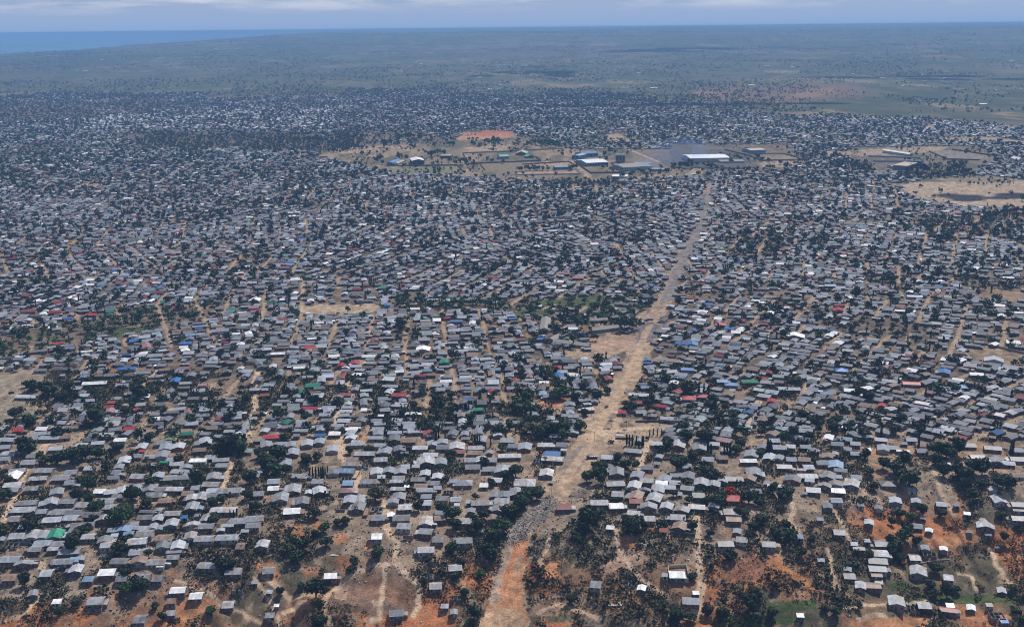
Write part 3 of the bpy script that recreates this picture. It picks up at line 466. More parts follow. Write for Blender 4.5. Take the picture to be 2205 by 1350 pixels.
# ------------------------------------------------------------------ houses: masonry, tin, openings
TINC = {'': (.295, .32, .365), 'd': (.20, .215, .245), 'l': (.43, .46, .51), 'W': (.80, .81, .83), 'B': (.035, .16, .42), 'b': (.22, .32, .46), 'R': (.36, .035, .045), 'r': (.24, .07, .06), 'T': (.02, .22, .135), 't': (.25, .31, .17), 'o': (.25, .185, .15), 'p': (.34, .19, .20)}  # W: sun glare on new tin put into a near-white colour
CNAME = {'': 'grey', 'd': 'dark grey', 'l': 'pale grey', 'W': 'bright white', 'B': 'blue', 'b': 'light blue', 'R': 'red', 'r': 'dull red', 'T': 'green', 't': 'olive green', 'o': 'rusty brown', 'p': 'pinkish'}
def tin_mat(key):
    m = obj_mat('tin_' + CNAME[key].replace(' ', '_'), TINC[key], rough=.5, ov=.20 if key != 'W' else .06, nv=(.80, 1.12), scale=(.9, .35, .5), spec=.32,
                second=tuple(v * f for v, f in zip(TINC[key], (.95, .74, .56))) if key in 'ldo' or key == '' else None, sheets=True)
    return m
TIN = {k: tin_mat(k) for k in TINC}
WALLM = [obj_mat('mud_wall', (.22, .165, .13), ov=.25), obj_mat('cement_wall', (.26, .25, .245), ov=.25), obj_mat('plaster_wall', (.48, .44, .38), ov=.15), obj_mat('brick_wall', (.25, .14, .10), ov=.2), obj_mat('block_wall', (.20, .185, .175), ov=.2)]
PAINT = [obj_mat('timber_door', (.10, .07, .05)), obj_mat('blue_door', (.06, .12, .22)), obj_mat('pale_door', (.35, .33, .30))]
DARK = obj_mat('dark_opening', (.018, .018, .022), rough=.35, spec=.5)  # near-black colour for windows, large doors and open shed sides
SLABM = obj_mat('concrete_slab', (.48, .40, .32), ov=.1)

def roof_solid(mb, A0, A1, k, zr, z0, z1, L, axis, t=.10):
    """two pitched sheets: across-axis from A0 (low z0) over the ridge at k (zr) to A1 (low z1); extruded +-L along axis"""
    top = [(A0, z0), (k, zr), (A1, z1)]
    pts = [(a, z + t) for a, z in top] + [(a, z) for a, z in top]
    V = []
    for e in (-L, L):
        for a, z in pts: V.append((e, a, z) if axis == 'x' else (a, e, z))
    mb.add(V, [(0, 1, 7, 6), (1, 2, 8, 7), (3, 9, 10, 4), (4, 10, 11, 5), (0, 6, 9, 3), (2, 5, 11, 8), (0, 3, 4, 1), (1, 4, 5, 2), (6, 7, 10, 9), (7, 8, 11, 10)])

def hip_solid(mb, w, d, hw, rise, o=.5):
    x, y = w / 2 + o, d / 2 + o; r = max(w, d) / 2 - min(w, d) / 2
    rx, ry = (r, 0) if w >= d else (0, r)
    z = hw + .02
    V = [(-x, -y, z), (x, -y, z), (x, y, z), (-x, y, z), (-rx, -ry, z + rise), (rx, ry, z + rise)]
    if w >= d: mb.add(V, [(0, 1, 5, 4), (2, 3, 4, 5), (0, 3, 2, 1)], [(1, 2, 5), (3, 0, 4)])
    else: mb.add(V, [(1, 2, 5, 4), (3, 0, 4, 5), (0, 3, 2, 1)], [(0, 1, 4), (2, 3, 5)])

def build_house(root, w, d, hw, typ, ck, seed):
    r = random.Random(seed)
    wm = WALLM[r.choices(range(5), (30, 30, 12, 10, 18))[0]]
    wall = MB(); roof = MB()
    wall.box(-w / 2, -d / 2, -1.6, w / 2, d / 2, hw)
    pit = math.tan(R(r.uniform(13, 19)))
    if typ == 's':
        k = r.uniform(-.12, .12) * d; rise = (d / 2) * pit
        za = hw + .02
        s0 = rise / (d / 2 + k); s1 = rise / (d / 2 - k); o = .55
        roof_solid(roof, -d / 2 - o, d / 2 + o, k, za + rise, za - o * s0, za - o * s1, w / 2 + .35, 'x')
        for sx in (-1, 1): wall.add([(sx * (w / 2 - .01), -d / 2, hw), (sx * (w / 2 - .01), d / 2, hw), (sx * (w / 2 - .01), k, hw + rise)], T=[(0, 1, 2) if sx > 0 else (0, 2, 1)])
    elif typ == 'g':
        k = r.uniform(-.08, .08) * w; rise = (w / 2) * pit * 1.05
        za = hw + .02; s0 = rise / (w / 2 + k); s1 = rise / (w / 2 - k); o = .5
        roof_solid(roof, -w / 2 - o, w / 2 + o, k, za + rise, za - o * s0, za - o * s1, d / 2 + .5, 'y')
        for sy in (-1, 1): wall.add([(-w / 2, sy * (d / 2 - .01), hw), (w / 2, sy * (d / 2 - .01), hw), (k, sy * (d / 2 - .01), hw + rise)], T=[(0, 1, 2) if sy < 0 else (0, 2, 1)])
    elif typ == 'h':
        hip_solid(roof, w, d, hw, min(w, d) / 2 * math.tan(R(24)))
    else:   # lean-to
        rise = d * math.tan(R(8)); za = hw + .02; o = .4
        s = rise / d
        roof_solid(roof, -d / 2 - o, d / 2 + o, 0, za + rise / 2, za - o * s, za + rise + o * s, w / 2 + .3, 'x')
        wall.add([(-w / 2, d / 2 - .01, hw), (w / 2, d / 2 - .01, hw), (w / 2, d / 2 - .01, hw + rise), (-w / 2, d / 2 - .01, hw + rise)], [(3, 2, 1, 0)])
        for sx in (-1, 1): wall.add([(sx * (w / 2 - .01), -d / 2, hw), (sx * (w / 2 - .01), d / 2, hw), (sx * (w / 2 - .01), d / 2, hw + rise)], T=[(0, 1, 2) if sx > 0 else (0, 2, 1)])
    link('wall', wall.mesh('wall', wm), root)
    link('roof', roof.mesh('roof', TIN[ck]), root)
    if w > 6 and r.random() < .42:
        sx = r.choice((-1, 1)); lw, ld = r.uniform(1.8, 3.0), d * r.uniform(.45, .8); yc = r.uniform(-.1, .1) * d; x0 = sx * (w / 2 + .02); x1 = sx * (w / 2 + lw)
        m = MB(); m.box(min(x0, x1), yc - ld / 2, -1.4, max(x0, x1), yc + ld / 2, 1.75); lo = link('lean_to', m.mesh('lean_to', WALLM[r.randrange(5)]), root)
        m = MB(); m.add([(x0, yc - ld / 2 - .3, 2.15), (x1 + sx * .35, yc - ld / 2 - .3, 1.80), (x1 + sx * .35, yc + ld / 2 + .3, 1.80), (x0, yc + ld / 2 + .3, 2.15), (x0, yc - ld / 2 - .3, 2.08), (x1 + sx * .35, yc - ld / 2 - .3, 1.76), (x1 + sx * .35, yc + ld / 2 + .3, 1.76), (x0, yc + ld / 2 + .3, 2.08)], [(0, 1, 2, 3), (7, 6, 5, 4), (0, 4, 5, 1), (1, 5, 6, 2), (2, 6, 7, 3), (3, 7, 4, 0)])
        link('roof', m.mesh('roof', TIN[r.choice(('', 'o', 'l', 'd', 'o'))]), lo)
    y0 = -d / 2
    if w > 3.0:
        m = MB(); xd = r.uniform(-.12, .12) * w
        m.box(xd - .45, y0 - .05, 0, xd + .45, y0 + .02, 2.0); link('door', m.mesh('door', PAINT[r.randrange(3)]), root)
        for x in ([-w * .33, w * .33] if w > 5 else [w * .34 if xd < 0 else -w * .34]):
            m = MB(); m.box(x - .5, y0 - .04, .95, x + .5, y0 + .02, 1.95); link('window', m.mesh('window', DARK), root)

class Pl:  # a placed footprint
    pass
def place(lst, default_d=None):
    px = np.array([e[0] for e in lst]); py = np.array([e[1] for e in lst])
    x, y, z = ground(px, py); _, _, dz = proj(x, y, z)
    out = []
    for i, e in enumerate(lst):
        p = Pl(); p.px, p.py, p.pw = e[0], e[1], e[2]; p.code = e[3]; p.x, p.y, p.z = x[i], y[i], z[i]
        p.w = e[2] * dz[i] / FOC; p.i = i
        out.append(p)
    return out

hp = [p for p in place(HOUSES) if -20 < p.px < PW + 20]
ap = place(ACCENT)
for p in ap: p.accent = True
allh = hp + ap
keep = []
for p in allh:      # the same house can have been read off two overlapping enlargements
    if any(abs(p.px - q.px) < 9 and abs(p.py - q.py) < 5 for q in keep): continue
    keep.append(p)
allh = keep
for p in allh:
    r = random.Random(p.i * 7 + int(p.px))
    p.typ = p.code[0] if p.code else 's'; p.ck = p.code[1:]
    if p.ck == '': p.ck = r.choices(['', 'd', 'l', 'o'], (58, 18, 17, 7))[0]
    p.w *= 1.04
    if p.w < 5 and p.typ == 's': p.typ = 'm'
    p.ang = theta(p.px) * (.55 if p.typ != 'g' else 1) + R(r.gauss(0, 4))
    p.d = {'s': r.uniform(6.4, 8.4), 'g': p.w * r.uniform(1.15, 1.5), 'h': p.w * .85, 'm': min(p.w * .85, 4.5)}[p.typ]
    if p.typ == 'm' and p.w > 6: p.d = r.uniform(4.5, 6)
    p.d = min(p.d, 12.0); p.hw = r.uniform(2.3, 2.75) if p.w > 4.5 else r.uniform(2.0, 2.3)
    if p.pw > 28 and p.py > 1180 and p.ck in ('l', 'W'): p.hw = 3.1
for p in allh:      # shorten a house that would run into the one behind it
    c, s = math.cos(p.ang), math.sin(p.ang)
    for q in allh:
        if q is p or abs(q.x - p.x) > 16 or abs(q.y - p.y) > 16: continue
        dx, dy = q.x - p.x, q.y - p.y
        lx_, ly_ = c * dx + s * dy, -s * dx + c * dy
        if abs(lx_) < (p.w + q.w) / 2 - .6 and 2.2 < ly_ < p.d + .7: p.d = max(3.0, ly_ - .7)
for p in allh:
    p.cx = p.x - math.sin(p.ang) * p.d / 2; p.cy = p.y + math.cos(p.ang) * p.d / 2
    p.cz = float(min(H(p.cx, p.cy), p.z)) + (.0 if p.py < 1090 else .5)
    p.size = p.pw * (p.pw * .55)
near = sorted([p for p in allh if not hasattr(p, 'accent')], key=lambda p: -p.size - (60 if p.ck in 'WBRTtpr' and p.ck else 0) - (p.py - 950) * 1.2)[:278]
indiv = near + [p for p in allh if hasattr(p, 'accent') and (p.pw > 21)][:26]
rest_h = [p for p in allh if p not in indiv]
TYPN = {'s': 'long-sided', 'g': 'gable-fronted', 'h': 'hip-roofed', 'm': 'lean-to'}
for p in indiv:
    p.o = bpy.data.objects.new('house' if p.w > 4.5 else 'shed', None); C.objects.link(p.o)
    p.o.location = (p.cx, p.cy, p.cz); p.o.rotation_euler = (0, 0, p.ang)
    build_house(p.o, p.w, p.d, p.hw, p.typ, p.ck, p.i * 31 + 5)
    tag(p.o, None, 'house' if p.w > 4.5 else 'shed', 'tin-roofed houses of the near town' if p.w > 4.5 else 'small sheds between the houses')
    p.desc = f"{CNAME[p.ck]} {TYPN[p.typ]} " + ('house' if p.w > 4.5 else 'shed'); p.kind = 'house' if p.w > 4.5 else 'shed'
# ------------------------------------------------------------------ unfinished shells and bare slabs
shells = place(UNF); slabs = place(SLAB)
for p in shells:
    r = random.Random(p.i + 900); p.w *= .92; p.d = min(p.w * r.uniform(.75, .95), 9); p.ang = theta(p.px) * .6 + R(r.gauss(0, 3))
    p.cx = p.x - math.sin(p.ang) * p.d / 2; p.cy = p.y + math.cos(p.ang) * p.d / 2; p.cz = float(H(p.cx, p.cy)) - .1
    p.o = bpy.data.objects.new('unfinished_house', None); C.objects.link(p.o); p.o.location = (p.cx, p.cy, p.cz); p.o.rotation_euler = (0, 0, p.ang)
    hh = r.uniform(1.5, 2.3); w, d, t = p.w, p.d, .22; m = MB()
    m.box(-w / 2, -d / 2, -1, -w * .12, -d / 2 + t, hh); m.box(w * .06, -d / 2, -1, w / 2, -d / 2 + t, hh * r.uniform(.6, 1)); m.box(-w / 2, d / 2 - t, -1, w / 2, d / 2, hh)
    m.box(-w / 2, -d / 2 + t, -1, -w / 2 + t, d / 2 - t, hh); m.box(w / 2 - t, -d / 2 + t, -1, w / 2, d / 2 - t, hh * r.uniform(.7, 1))
    mat = WALLM[r.choice((4, 4, 0, 1))]
    link('outer_wall', m.mesh('outer_wall', mat), p.o)
    for f in (-.18, .16):
        m = MB(); m.box(w * f - t / 2, -d / 2 + t + .01, -1, w * f + t / 2, d / 2 - t - .01, hh * .92); link('partition_wall', m.mesh('partition_wall', mat), p.o)
    m = MB(); m.box(w * -.18 + t / 2 + .01, -.1, -1, w * .16 - t / 2 - .01, .1, hh * .9); link('partition_wall', m.mesh('partition_wall', mat), p.o)
    tag(p.o, None, 'unfinished house', 'roofless house shells'); p.desc = 'roofless block-walled shell'; p.kind = 'shell'
for p in slabs:
    p.d = p.w * .75; p.ang = theta(p.px) * .5; m = MB(); m.box(-p.w / 2, 0, -1, p.w / 2, p.d, .45); m.box(-p.w / 2, p.d - .25, .45, p.w / 2, p.d, 1.1)
    p.o = link('foundation_slab', m.mesh('foundation_slab', SLABM), None, (p.x, p.y, p.z + .1), p.ang); p.cx, p.cy = p.x, p.y
    tag(p.o, None, 'foundation', 'pale foundation slabs'); p.desc = 'pale flat house foundation'; p.kind = 'slab'

# ------------------------------------------------------------------ trees
def leaf_mat(name, col, ov=.3):
    m, nt, b = newmat(name)
    g = N(nt, 'ShaderNodeNewGeometry'); oi = N(nt, 'ShaderNodeObjectInfo')
    c = mixc(nt, 'MULTIPLY', 1.0, col, ramp(nt, noise(nt, g.outputs['Position'], .55, 3), [(.3, .55), (.7, 1.5)]))
    c = mixc(nt, 'MULTIPLY', 1.0, c, ramp(nt, oi.outputs['Random'], [(0, 1 - ov), (1, 1 + ov)]))
    nt.links.new(c, b.inputs['Base Color']); b.inputs['Roughness'].default_value = .7; b.inputs['Specular IOR Level'].default_value = .2
    return m
LEAF = [leaf_mat('dark_green_leaves', (.030, .052, .019)), leaf_mat('olive_leaves', (.062, .066, .026)), leaf_mat('fresh_green_leaves', (.040, .085, .022))]
FLAME = leaf_mat('orange_red_blossom', (.38, .045, .012), .05); PALMLEAF = leaf_mat('palm_fronds', (.045, .058, .022)); CYPL = leaf_mat('column_leaves', (.016, .028, .012))
BARK = obj_mat('bark', (.13, .095, .07))

def quad_cloud(cen, nrm, size, r):
    """small leaf-clump quads at cen facing nrm"""
    n = len(cen); a = np.cross(nrm, r.normal(size=(n, 3))); a /= np.linalg.norm(a, axis=1)[:, None] + 1e-9
    b = np.cross(nrm, a); s = (size * r.uniform(.6, 1.4, n))[:, None]; t = s * r.uniform(.5, 1.0, (n, 1))
    V = np.stack([cen - a * s - b * t * .3, cen + a * s * .2 - b * t, cen + a * s + b * t * .3, cen - a * s * .2 + b * t], 1).reshape(-1, 3)
    return V, np.arange(n * 4).reshape(-1, 4)

def crown_pts(n, r, rad, h, base, lobes):
    L = []
    for k in range(lobes):
        a = r.uniform(0, 6.28); q = rad * r.uniform(.25, .62) if k else 0
        L.append((q * math.cos(a), q * math.sin(a), base + h * r.uniform(.38, .78), rad * r.uniform(.42, .62), h * r.uniform(.26, .38)))
    L = np.array(L); w = L[:, 3] ** 2; k = r.choice(lobes, n, p=w / w.sum())
    u = r.normal(size=(n, 3)); u /= np.linalg.norm(u, axis=1)[:, None]
    q = (r.uniform(.35, 1.08, n) ** .6)[:, None]
    cen = L[k, :3] + u * q * L[k][:, [3, 3, 4]]
    cen[:, 2] = np.maximum(cen[:, 2], base * .8)
    nr = u * .9 + r.normal(size=(n, 3)) * .6 + np.array([0, 0, .25]); nr /= np.linalg.norm(nr, axis=1)[:, None]
    return cen, nr, L

def broad_tree(seed, n=420, rad=4.6, h=6.6, base=1.9, lobes=8, size=.55, flat=1.0):
    r = np.random.default_rng(seed)
    cen, nr, L = crown_pts(n, r, rad, h * flat, base, lobes)
    V, Q = quad_cloud(cen, nr, size, r)
    tr = MB(); top = base + h * .45
    tr.tube([(0, 0, -1), (.1, .05, base * .6), (.05, .15, base), (.2, .1, top)], [.42, .32, .27, .10])
    for k in range(1, min(5, lobes)):
        p = L[k]; tr.tube([(.05, .1, base * .8), (p[0] * .5, p[1] * .5, (base + p[2]) / 2), (p[0], p[1], p[2])], [.2, .13, .05])
    return V, Q, tr

def proto(name, crown_name, V, Q, lmat, tr, tname='trunk'):
    e = bpy.data.objects.new(name, None)
    cm = me_from(crown_name, V, [Q], mats=[lmat]); tm = tr.mesh(tname, BARK, smooth=True)
    return name, ((crown_name, cm), (tname, tm))

def instance(pr, loc, s, rz, zs=1.0):
    o = bpy.data.objects.new(pr[0], None); C.objects.link(o); o.location = loc; o.scale = (s, s, s * zs); o.rotation_euler = (0, 0, rz)
    for nm, me in pr[1]: link(nm, me, o)
    return o

BROAD = []
for k in range(9):
    lm = LEAF[(0, 1, 0, 2, 0, 1, 0, 0, 2)[k]]
    V, Q, tr = broad_tree(300 + k, n=(900, 640, 820, 700, 900, 430, 760, 960, 600)[k], size=.6, base=1.5, lobes=(9, 7, 6, 8, 10, 9, 5, 8, 7)[k], h=(6.6, 5.6, 7.4, 6, 6.4, 5.2, 7.8, 6.8, 5.4)[k])
    V[:, 2] -= .5
    BROAD.append((proto('broadleaf_tree', 'crown', V, Q, lm, tr), ('dense dark', 'thin olive', 'tall dark', 'bright green', 'wide dark', 'sparse olive', 'upright dark', 'thick dark', 'light green')[k]))
def palm_proto(seed, ht):
    r = np.random.default_rng(seed); Vs = []; Qs = []; b = 0; lean = r.uniform(-.8, .8, 2)
    for k in range(15):
        a = k * 2.4 + r.uniform(-.3, .3); up = r.uniform(-.1, .85); Lf = r.uniform(2.4, 3.2); seg = 5
        d = np.array([math.cos(a), math.sin(a), 0]); sd = np.array([-d[1], d[0], 0]); pts = []
        for j in range(seg + 1):
            t = j / seg; p = d * Lf * t + np.array([0, 0, up * 2.0 * t - 2.3 * t * t]); p[:2] += lean; p[2] += ht
            wdt = .42 * math.sin(math.pi * min(1, .18 + t * .82)) + .04
            pts += [p - sd * wdt - np.array([0, 0, .22 * wdt]), p, p + sd * wdt - np.array([0, 0, .22 * wdt])]
        Vs += pts
        for j in range(seg):
            for q in (0, 1): Qs.append([b + j * 3 + q, b + j * 3 + q + 1, b + j * 3 + 4 + q, b + j * 3 + 3 + q])
        b += len(pts)
    tr = MB(); tr.tube([(0, 0, -.6), (lean[0] * .1, lean[1] * .1, ht * .35), (lean[0] * .5, lean[1] * .5, ht * .75), (lean[0], lean[1], ht)], [.24, .17, .15, .13])
    return proto('palm_tree', 'fronds', np.array(Vs), np.array(Qs), PALMLEAF, tr)
PALMS = [palm_proto(40 + k, (6.5, 8.5, 7.4)[k]) for k in range(3)]
def cyp_proto(seed):
    r = np.random.default_rng(seed); n = 260; t = r.uniform(0, 1, n); a = r.uniform(0, 6.28, n)
    rad = .85 * np.minimum(1, (t + .08) * 5) ** .5 * (1 - t) ** .42 * r.uniform(.55, 1.15, n)
    cen = np.stack([rad * np.cos(a), rad * np.sin(a), .7 + 8.6 * t], 1); nr = np.stack([np.cos(a), np.sin(a), np.full(n, .4)], 1) + r.normal(size=(n, 3)) * .4; nr /= np.linalg.norm(nr, axis=1)[:, None]
    V, Q = quad_cloud(cen, nr, .42, r); tr = MB(); tr.tube([(0, 0, -.6), (0, 0, 3), (0, 0, 6), (0, 0, 8.6)], [.16, .12, .08, .03])
    return proto('columnar_tree', 'crown', V, Q, CYPL, tr)
CYPS = [cyp_proto(70 + k) for k in range(3)]

# keep trees out of the houses' own footprints: shift towards the camera side a little
def free(x, y):
    for p in allh:
        dx, dy = x - p.cx, y - p.cy
        if abs(dx) < 9 and abs(dy) < 9:
            c, s = math.cos(p.ang), math.sin(p.ang)
            if abs(c * dx + s * dy) < p.w / 2 + .3 and abs(-s * dx + c * dy) < p.d / 2 + .3: return False
    return True
def nudge(x, y):
    if free(x, y): return x, y
    for q in (1.5, 3, 4.5, 6):
        for k in range(8):
            a = k * .785 - 1.57
            if free(x + q * math.cos(a), y + q * math.sin(a)): return x + q * math.cos(a), y + q * math.sin(a)
    return x, y

tp = sorted(place(TREES), key=lambda p: -p.pw)[:298]
for p in tp:
    r = random.Random(p.i + 50); k = r.choices(range(9), (5, 2, 4, 2, 4, 1.5, 3, 4, 2))[0]
    p.x, p.y = nudge(p.x, p.y); p.z = float(H(p.x, p.y)); s = p.w / 7.6
    p.o = instance(BROAD[k][0], (p.x, p.y, p.z), s, r.uniform(0, 6.28), r.uniform(.8, 1.02)); p.cx, p.cy = p.x, p.y
    tag(p.o, None, 'tree', 'broad-crowned trees of the near town'); p.desc = BROAD[k][1] + ' tree'; p.kind = 'tree'
pp = place(PALM)
for p in pp:
    r = random.Random(p.i + 77); k = r.randrange(3); p.x, p.y = nudge(p.x, p.y); p.z = float(H(p.x, p.y))
    hgt = min(max(p.w / 6.0, .75), 1.35)
    p.o = instance(PALMS[k], (p.x, p.y, p.z), hgt, r.uniform(0, 6.28)); p.cx, p.cy = p.x, p.y
    tag(p.o, None, 'palm tree', 'palm trees of the near town'); p.desc = ('short coconut palm', 'tall coconut palm', 'leaning coconut palm')[k]; p.kind = 'palm'
cp = place(CYP)
for p in cp:
    r = random.Random(p.i + 99); p.x, p.y = nudge(p.x, p.y); p.z = float(H(p.x, p.y)); s = min(max(p.w / 8.0, .6), 1.25)
    p.o = instance(CYPS[r.randrange(3)], (p.x, p.y, p.z), s, r.uniform(0, 6.28)); p.cx, p.cy = p.x, p.y
    tag(p.o, None, 'columnar tree', 'dark columnar trees planted in rows'); p.desc = 'slim dark columnar tree'; p.kind = 'column'
V, Q, tr = broad_tree(999, n=420, rad=4.6, h=4.2, base=2.4, lobes=7)
fx, fy, fz = ground(1572, 1068); fl = proto('flame_tree', 'crown', V, Q, FLAME, tr)
flame = instance(fl, (float(fx), float(fy), float(fz)), .95, .4); tag(flame, 'orange-red flowering tree behind the red hip-roofed house', 'tree')

# low yard walls beside some of the near houses
yards = []
yr = random.Random(33)
for p in yr.sample([p for p in indiv if p.w > 6 and p.py < 1180], 62):
    y = Pl(); s = yr.choice((-1, 1)); wl, dl = yr.uniform(3, 6), yr.uniform(4, 8); m = MB(); x0 = s * (p.w / 2 + 3.2); t = .2; hh = yr.uniform(.9, 1.6)
    m.box(x0 - t / 2, -p.d / 2 - dl, -1.2, x0 + t / 2, p.d / 2, hh); xa, xb = sorted((x0 - s * t / 2 - s * .01, x0 - s * wl)); m.box(xa, -p.d / 2 - dl, -1.2, xb, -p.d / 2 - dl + t, hh)
    y.o = link('yard_wall', m.mesh('yard_wall', WALLM[yr.choice((0, 1, 4, 4, 3))]), None, (p.cx, p.cy, p.cz), p.ang); y.cx = p.cx + math.cos(p.ang) * x0; y.cy = p.cy + math.sin(p.ang) * x0
    tag(y.o, None, 'wall', 'low yard walls beside the houses', 'thing'); y.desc = 'low corner yard wall'; y.kind = 'wall'; yards.append(y)
# ------------------------------------------------------------------ labels: each thing by its kind and its rank near a landmark
LM = [('the orange-red flowering tree', 1570, 1060), ('the red hip-roofed house', 1577, 1085), ('the grey rubble strip', 1135, 1125), ('the orange washed-out gully', 1090, 1250), ('the blue-roofed shop on the dirt road', 1189, 985), ('the signboard on two poles', 1186, 1045),
      ('the lone big tree on the slope', 680, 1280), ('the green-roofed house', 115, 1165), ('the white house with the yard wall', 1458, 1255), ('the wide brown field', 815, 1270), ('the long pinkish dug slope', 1340, 1215), ('the dark wooded ravine', 2040, 1020),
      ('the green garden plots', 1640, 1335), ('the white-roofed house at the slope top', 628, 1110), ('the row of columnar trees', 680, 1030), ('the red roof in the lane', 585, 948), ('the olive-roofed house', 365, 950), ('the bare grey lot', 70, 860), ('the long pale roof by the lane', 480, 1110),
      ('the dirt road bend', 1215, 1030), ('the big dark mango tree', 265, 1115), ('the red-brown field', 1605, 1225), ('the bare orange terrace', 2045, 1115), ('the cluster of small stepped roofs', 1890, 1215), ('the pair of red roofs', 1497, 862), ('the bare plot beside the dirt road', 1410, 925), ('the light blue gable house', 1798, 1005),
      ('the long grey-roofed house on the lot', 55, 862), ('the steep orange bank', 640, 1140), ('the red earth track', 1720, 1240)]
ORD = ['nearest', 'second', 'third', 'fourth', 'fifth', 'sixth', 'seventh', 'eighth', 'ninth', 'tenth', 'eleventh', 'twelfth', 'thirteenth', 'fourteenth', 'fifteenth', 'sixteenth', 'seventeenth', 'eighteenth', 'nineteenth', 'twentieth']
SECT = ['right of', 'behind-right of', 'behind', 'behind-left of', 'left of', 'front-left of', 'in front of', 'front-right of']
def label_all(items):
    P = np.array([[*[float(v) for v in proj(p.cx, p.cy, float(H(p.cx, p.cy)))[:2]]] for p in items])
    cand = {i: [] for i in range(len(items))}
    by = {}
    for i, p in enumerate(items): by.setdefault(p.desc, []).append(i)
    for desc, idx in by.items():
        for li, (nm, lx, ly) in enumerate(LM):
            dx = P[idx, 0] - lx; dy = (ly - P[idx, 1]) * 1.6; dist = np.hypot(dx, dy); sec = np.round(np.arctan2(dy, dx) / (math.pi / 4)).astype(int) % 8
            for s in range(8):
                o = [(dist[k], idx[k]) for k in range(len(idx)) if sec[k] == s and dist[k] > 9]
                for rk, (dd, i) in enumerate(sorted(o)):
                    if rk < 20: cand[i].append((rk * 60 + dd, rk, s, li))
    for i, p in enumerate(items):
        if not cand[i]: continue
        _, rk, s, li = min(cand[i])
        p.o['label'] = (f"{p.desc} {SECT[s]} {LM[li][0]}" if rk == 0 else f"{ORD[rk]} {p.desc} {SECT[s]} {LM[li][0]}")
        if rk == 0: p.o['label'] = 'nearest ' + p.o['label']
label_all(yards + indiv + shells + slabs + tp + pp + cp)
# ------------------------------------------------------------------ the rest of the town: one mass of small houses
def mask_any(px, py, polys):
    m = np.zeros(px.shape, bool)
    for P in polys:
        xs = [p[0] for p in P]; ys = [p[1] for p in P]
        k = (px > min(xs)) & (px < max(xs)) & (py > min(ys)) & (py < max(ys))
        if k.any():
            i = np.where(k)[0]; m[i] |= inpoly(px[i], py[i], P)
    return m
OPEN = [ROAD, [(1255, 918), (1325, 872), (1345, 905), (1440, 905), (1425, 945), (1345, 956), (1265, 978)]] + [P for c_, s_, P in SOIL[15:55] if min(p[1] for p in P) > 255] + [[(1155, 688), (1185, 688), (1200, 735), (1268, 742), (1266, 754), (1190, 744), (1160, 715)], [(1225, 688), (1312, 686), (1340, 705), (1345, 725), (1270, 730), (1225, 700)], [(1225, 322), (1440, 322), (1460, 374), (1230, 380)], [(1440, 312), (1700, 312), (1720, 362), (1450, 368)], [(1820, 318), (2120, 314), (2140, 348), (2090, 370), (1900, 372), (1830, 345)]]
WOODS = [[(-300, 770), (-300, 730), (0, 720), (120, 700), (230, 686), (330, 668), (470, 640), (480, 660), (420, 690), (350, 715), (200, 742), (100, 750), (0, 775)], [(845, 640), (1000, 648), (1130, 645), (1390, 640), (1400, 662), (1330, 690), (1260, 692), (1150, 700), (1100, 684), (960, 672), (850, 664)],
         [(1780, 690), (1860, 685), (1990, 700), (2020, 730), (1960, 745), (1880, 730), (1800, 715)], [(2090, 605), (2230, 600), (2230, 625), (2100, 628)], [(1880, 600), (1960, 605), (1960, 640), (1890, 640)],
         [(-300, 225), (0, 220), (330, 222), (310, 245), (160, 255), (0, 262), (-300, 268)], [(300, 288), (700, 290), (760, 275), (960, 292), (960, 315), (700, 328), (300, 315)], [(1930, 362), (2070, 350), (2100, 378), (1960, 384)], [(1780, 345), (1880, 352), (1880, 372), (1800, 366)], [(1090, 300), (1180, 296), (1200, 325), (1100, 318)], [(1180, 385), (1330, 383), (1330, 402), (1180, 405)],
         [(1320, 218), (1600, 238), (1560, 246), (1330, 232)], [(850, 700), (880, 690), (900, 730), (860, 740)], [(490, 540), (580, 535), (590, 565), (500, 570)], [(1540, 510), (1680, 500), (1700, 550), (1560, 555)], [(1950, 470), (2205, 450), (2205, 520), (2000, 520)], [(860, 850), (960, 850), (960, 920), (880, 920)], [(1080, 850), (1170, 845), (1180, 960), (1090, 960)]]
near_xy = np.array([(p.cx, p.cy, max(p.w, p.d) * .55) for p in allh + shells + slabs])
HXY = []
for k, (sx, sy) in enumerate(seeds):
    r = np.random.default_rng(500 + k); a, ux, uy = dist_a[k], dist_u[k], r.uniform(9.3, 11.0)
    i, j = np.meshgrid(np.arange(-17, 18), np.arange(-20, 21)); i = i.ravel(); j = j.ravel()
    lane = 4.6 * (i // 3) ; lx = i * ux + lane + r.uniform(-2.8, 2.8, len(i)); ly = j * uy + 2.2 * (j // 7) + r.uniform(-2.4, 2.4, len(i))
    x = sx + math.cos(a) * lx - math.sin(a) * ly; y = sy + math.sin(a) * lx + math.cos(a) * ly
    dn = np.hypot(x[:, None] - seeds[None, :, 0], y[:, None] - seeds[None, :, 1])
    ok = dn.argmin(1) == k
    HXY.append(np.stack([x[ok], y[ok], np.full(ok.sum(), a)], 1))
S = np.concatenate(HXY); hz = H(S[:, 0], S[:, 1]); px, py, dz = proj(S[:, 0], S[:, 1], hz)
cyl = np.interp(px, [p[0] for p in CITY], [p[1] for p in CITY])
town = (px > -170) & (px < PW + 170) & (py > cyl - 2 + 30 * (fbm(S[:, 0] / 330, S[:, 1] / 700, 200, 3) - .5) * 2) & (py < 957 - 6 * (px > 1990))
jx = (fbm(S[:, 0] / 60, S[:, 1] / 60, 205, 3) - .5) * 70; jy = (fbm(S[:, 0] / 60, S[:, 1] / 60, 206, 3) - .5) * 34 * np.clip(py / 600, .35, 1)
openm = mask_any(px, py, OPEN); wood = mask_any(px + jx, py + jy, WOODS)
hand = np.zeros(len(S), bool)
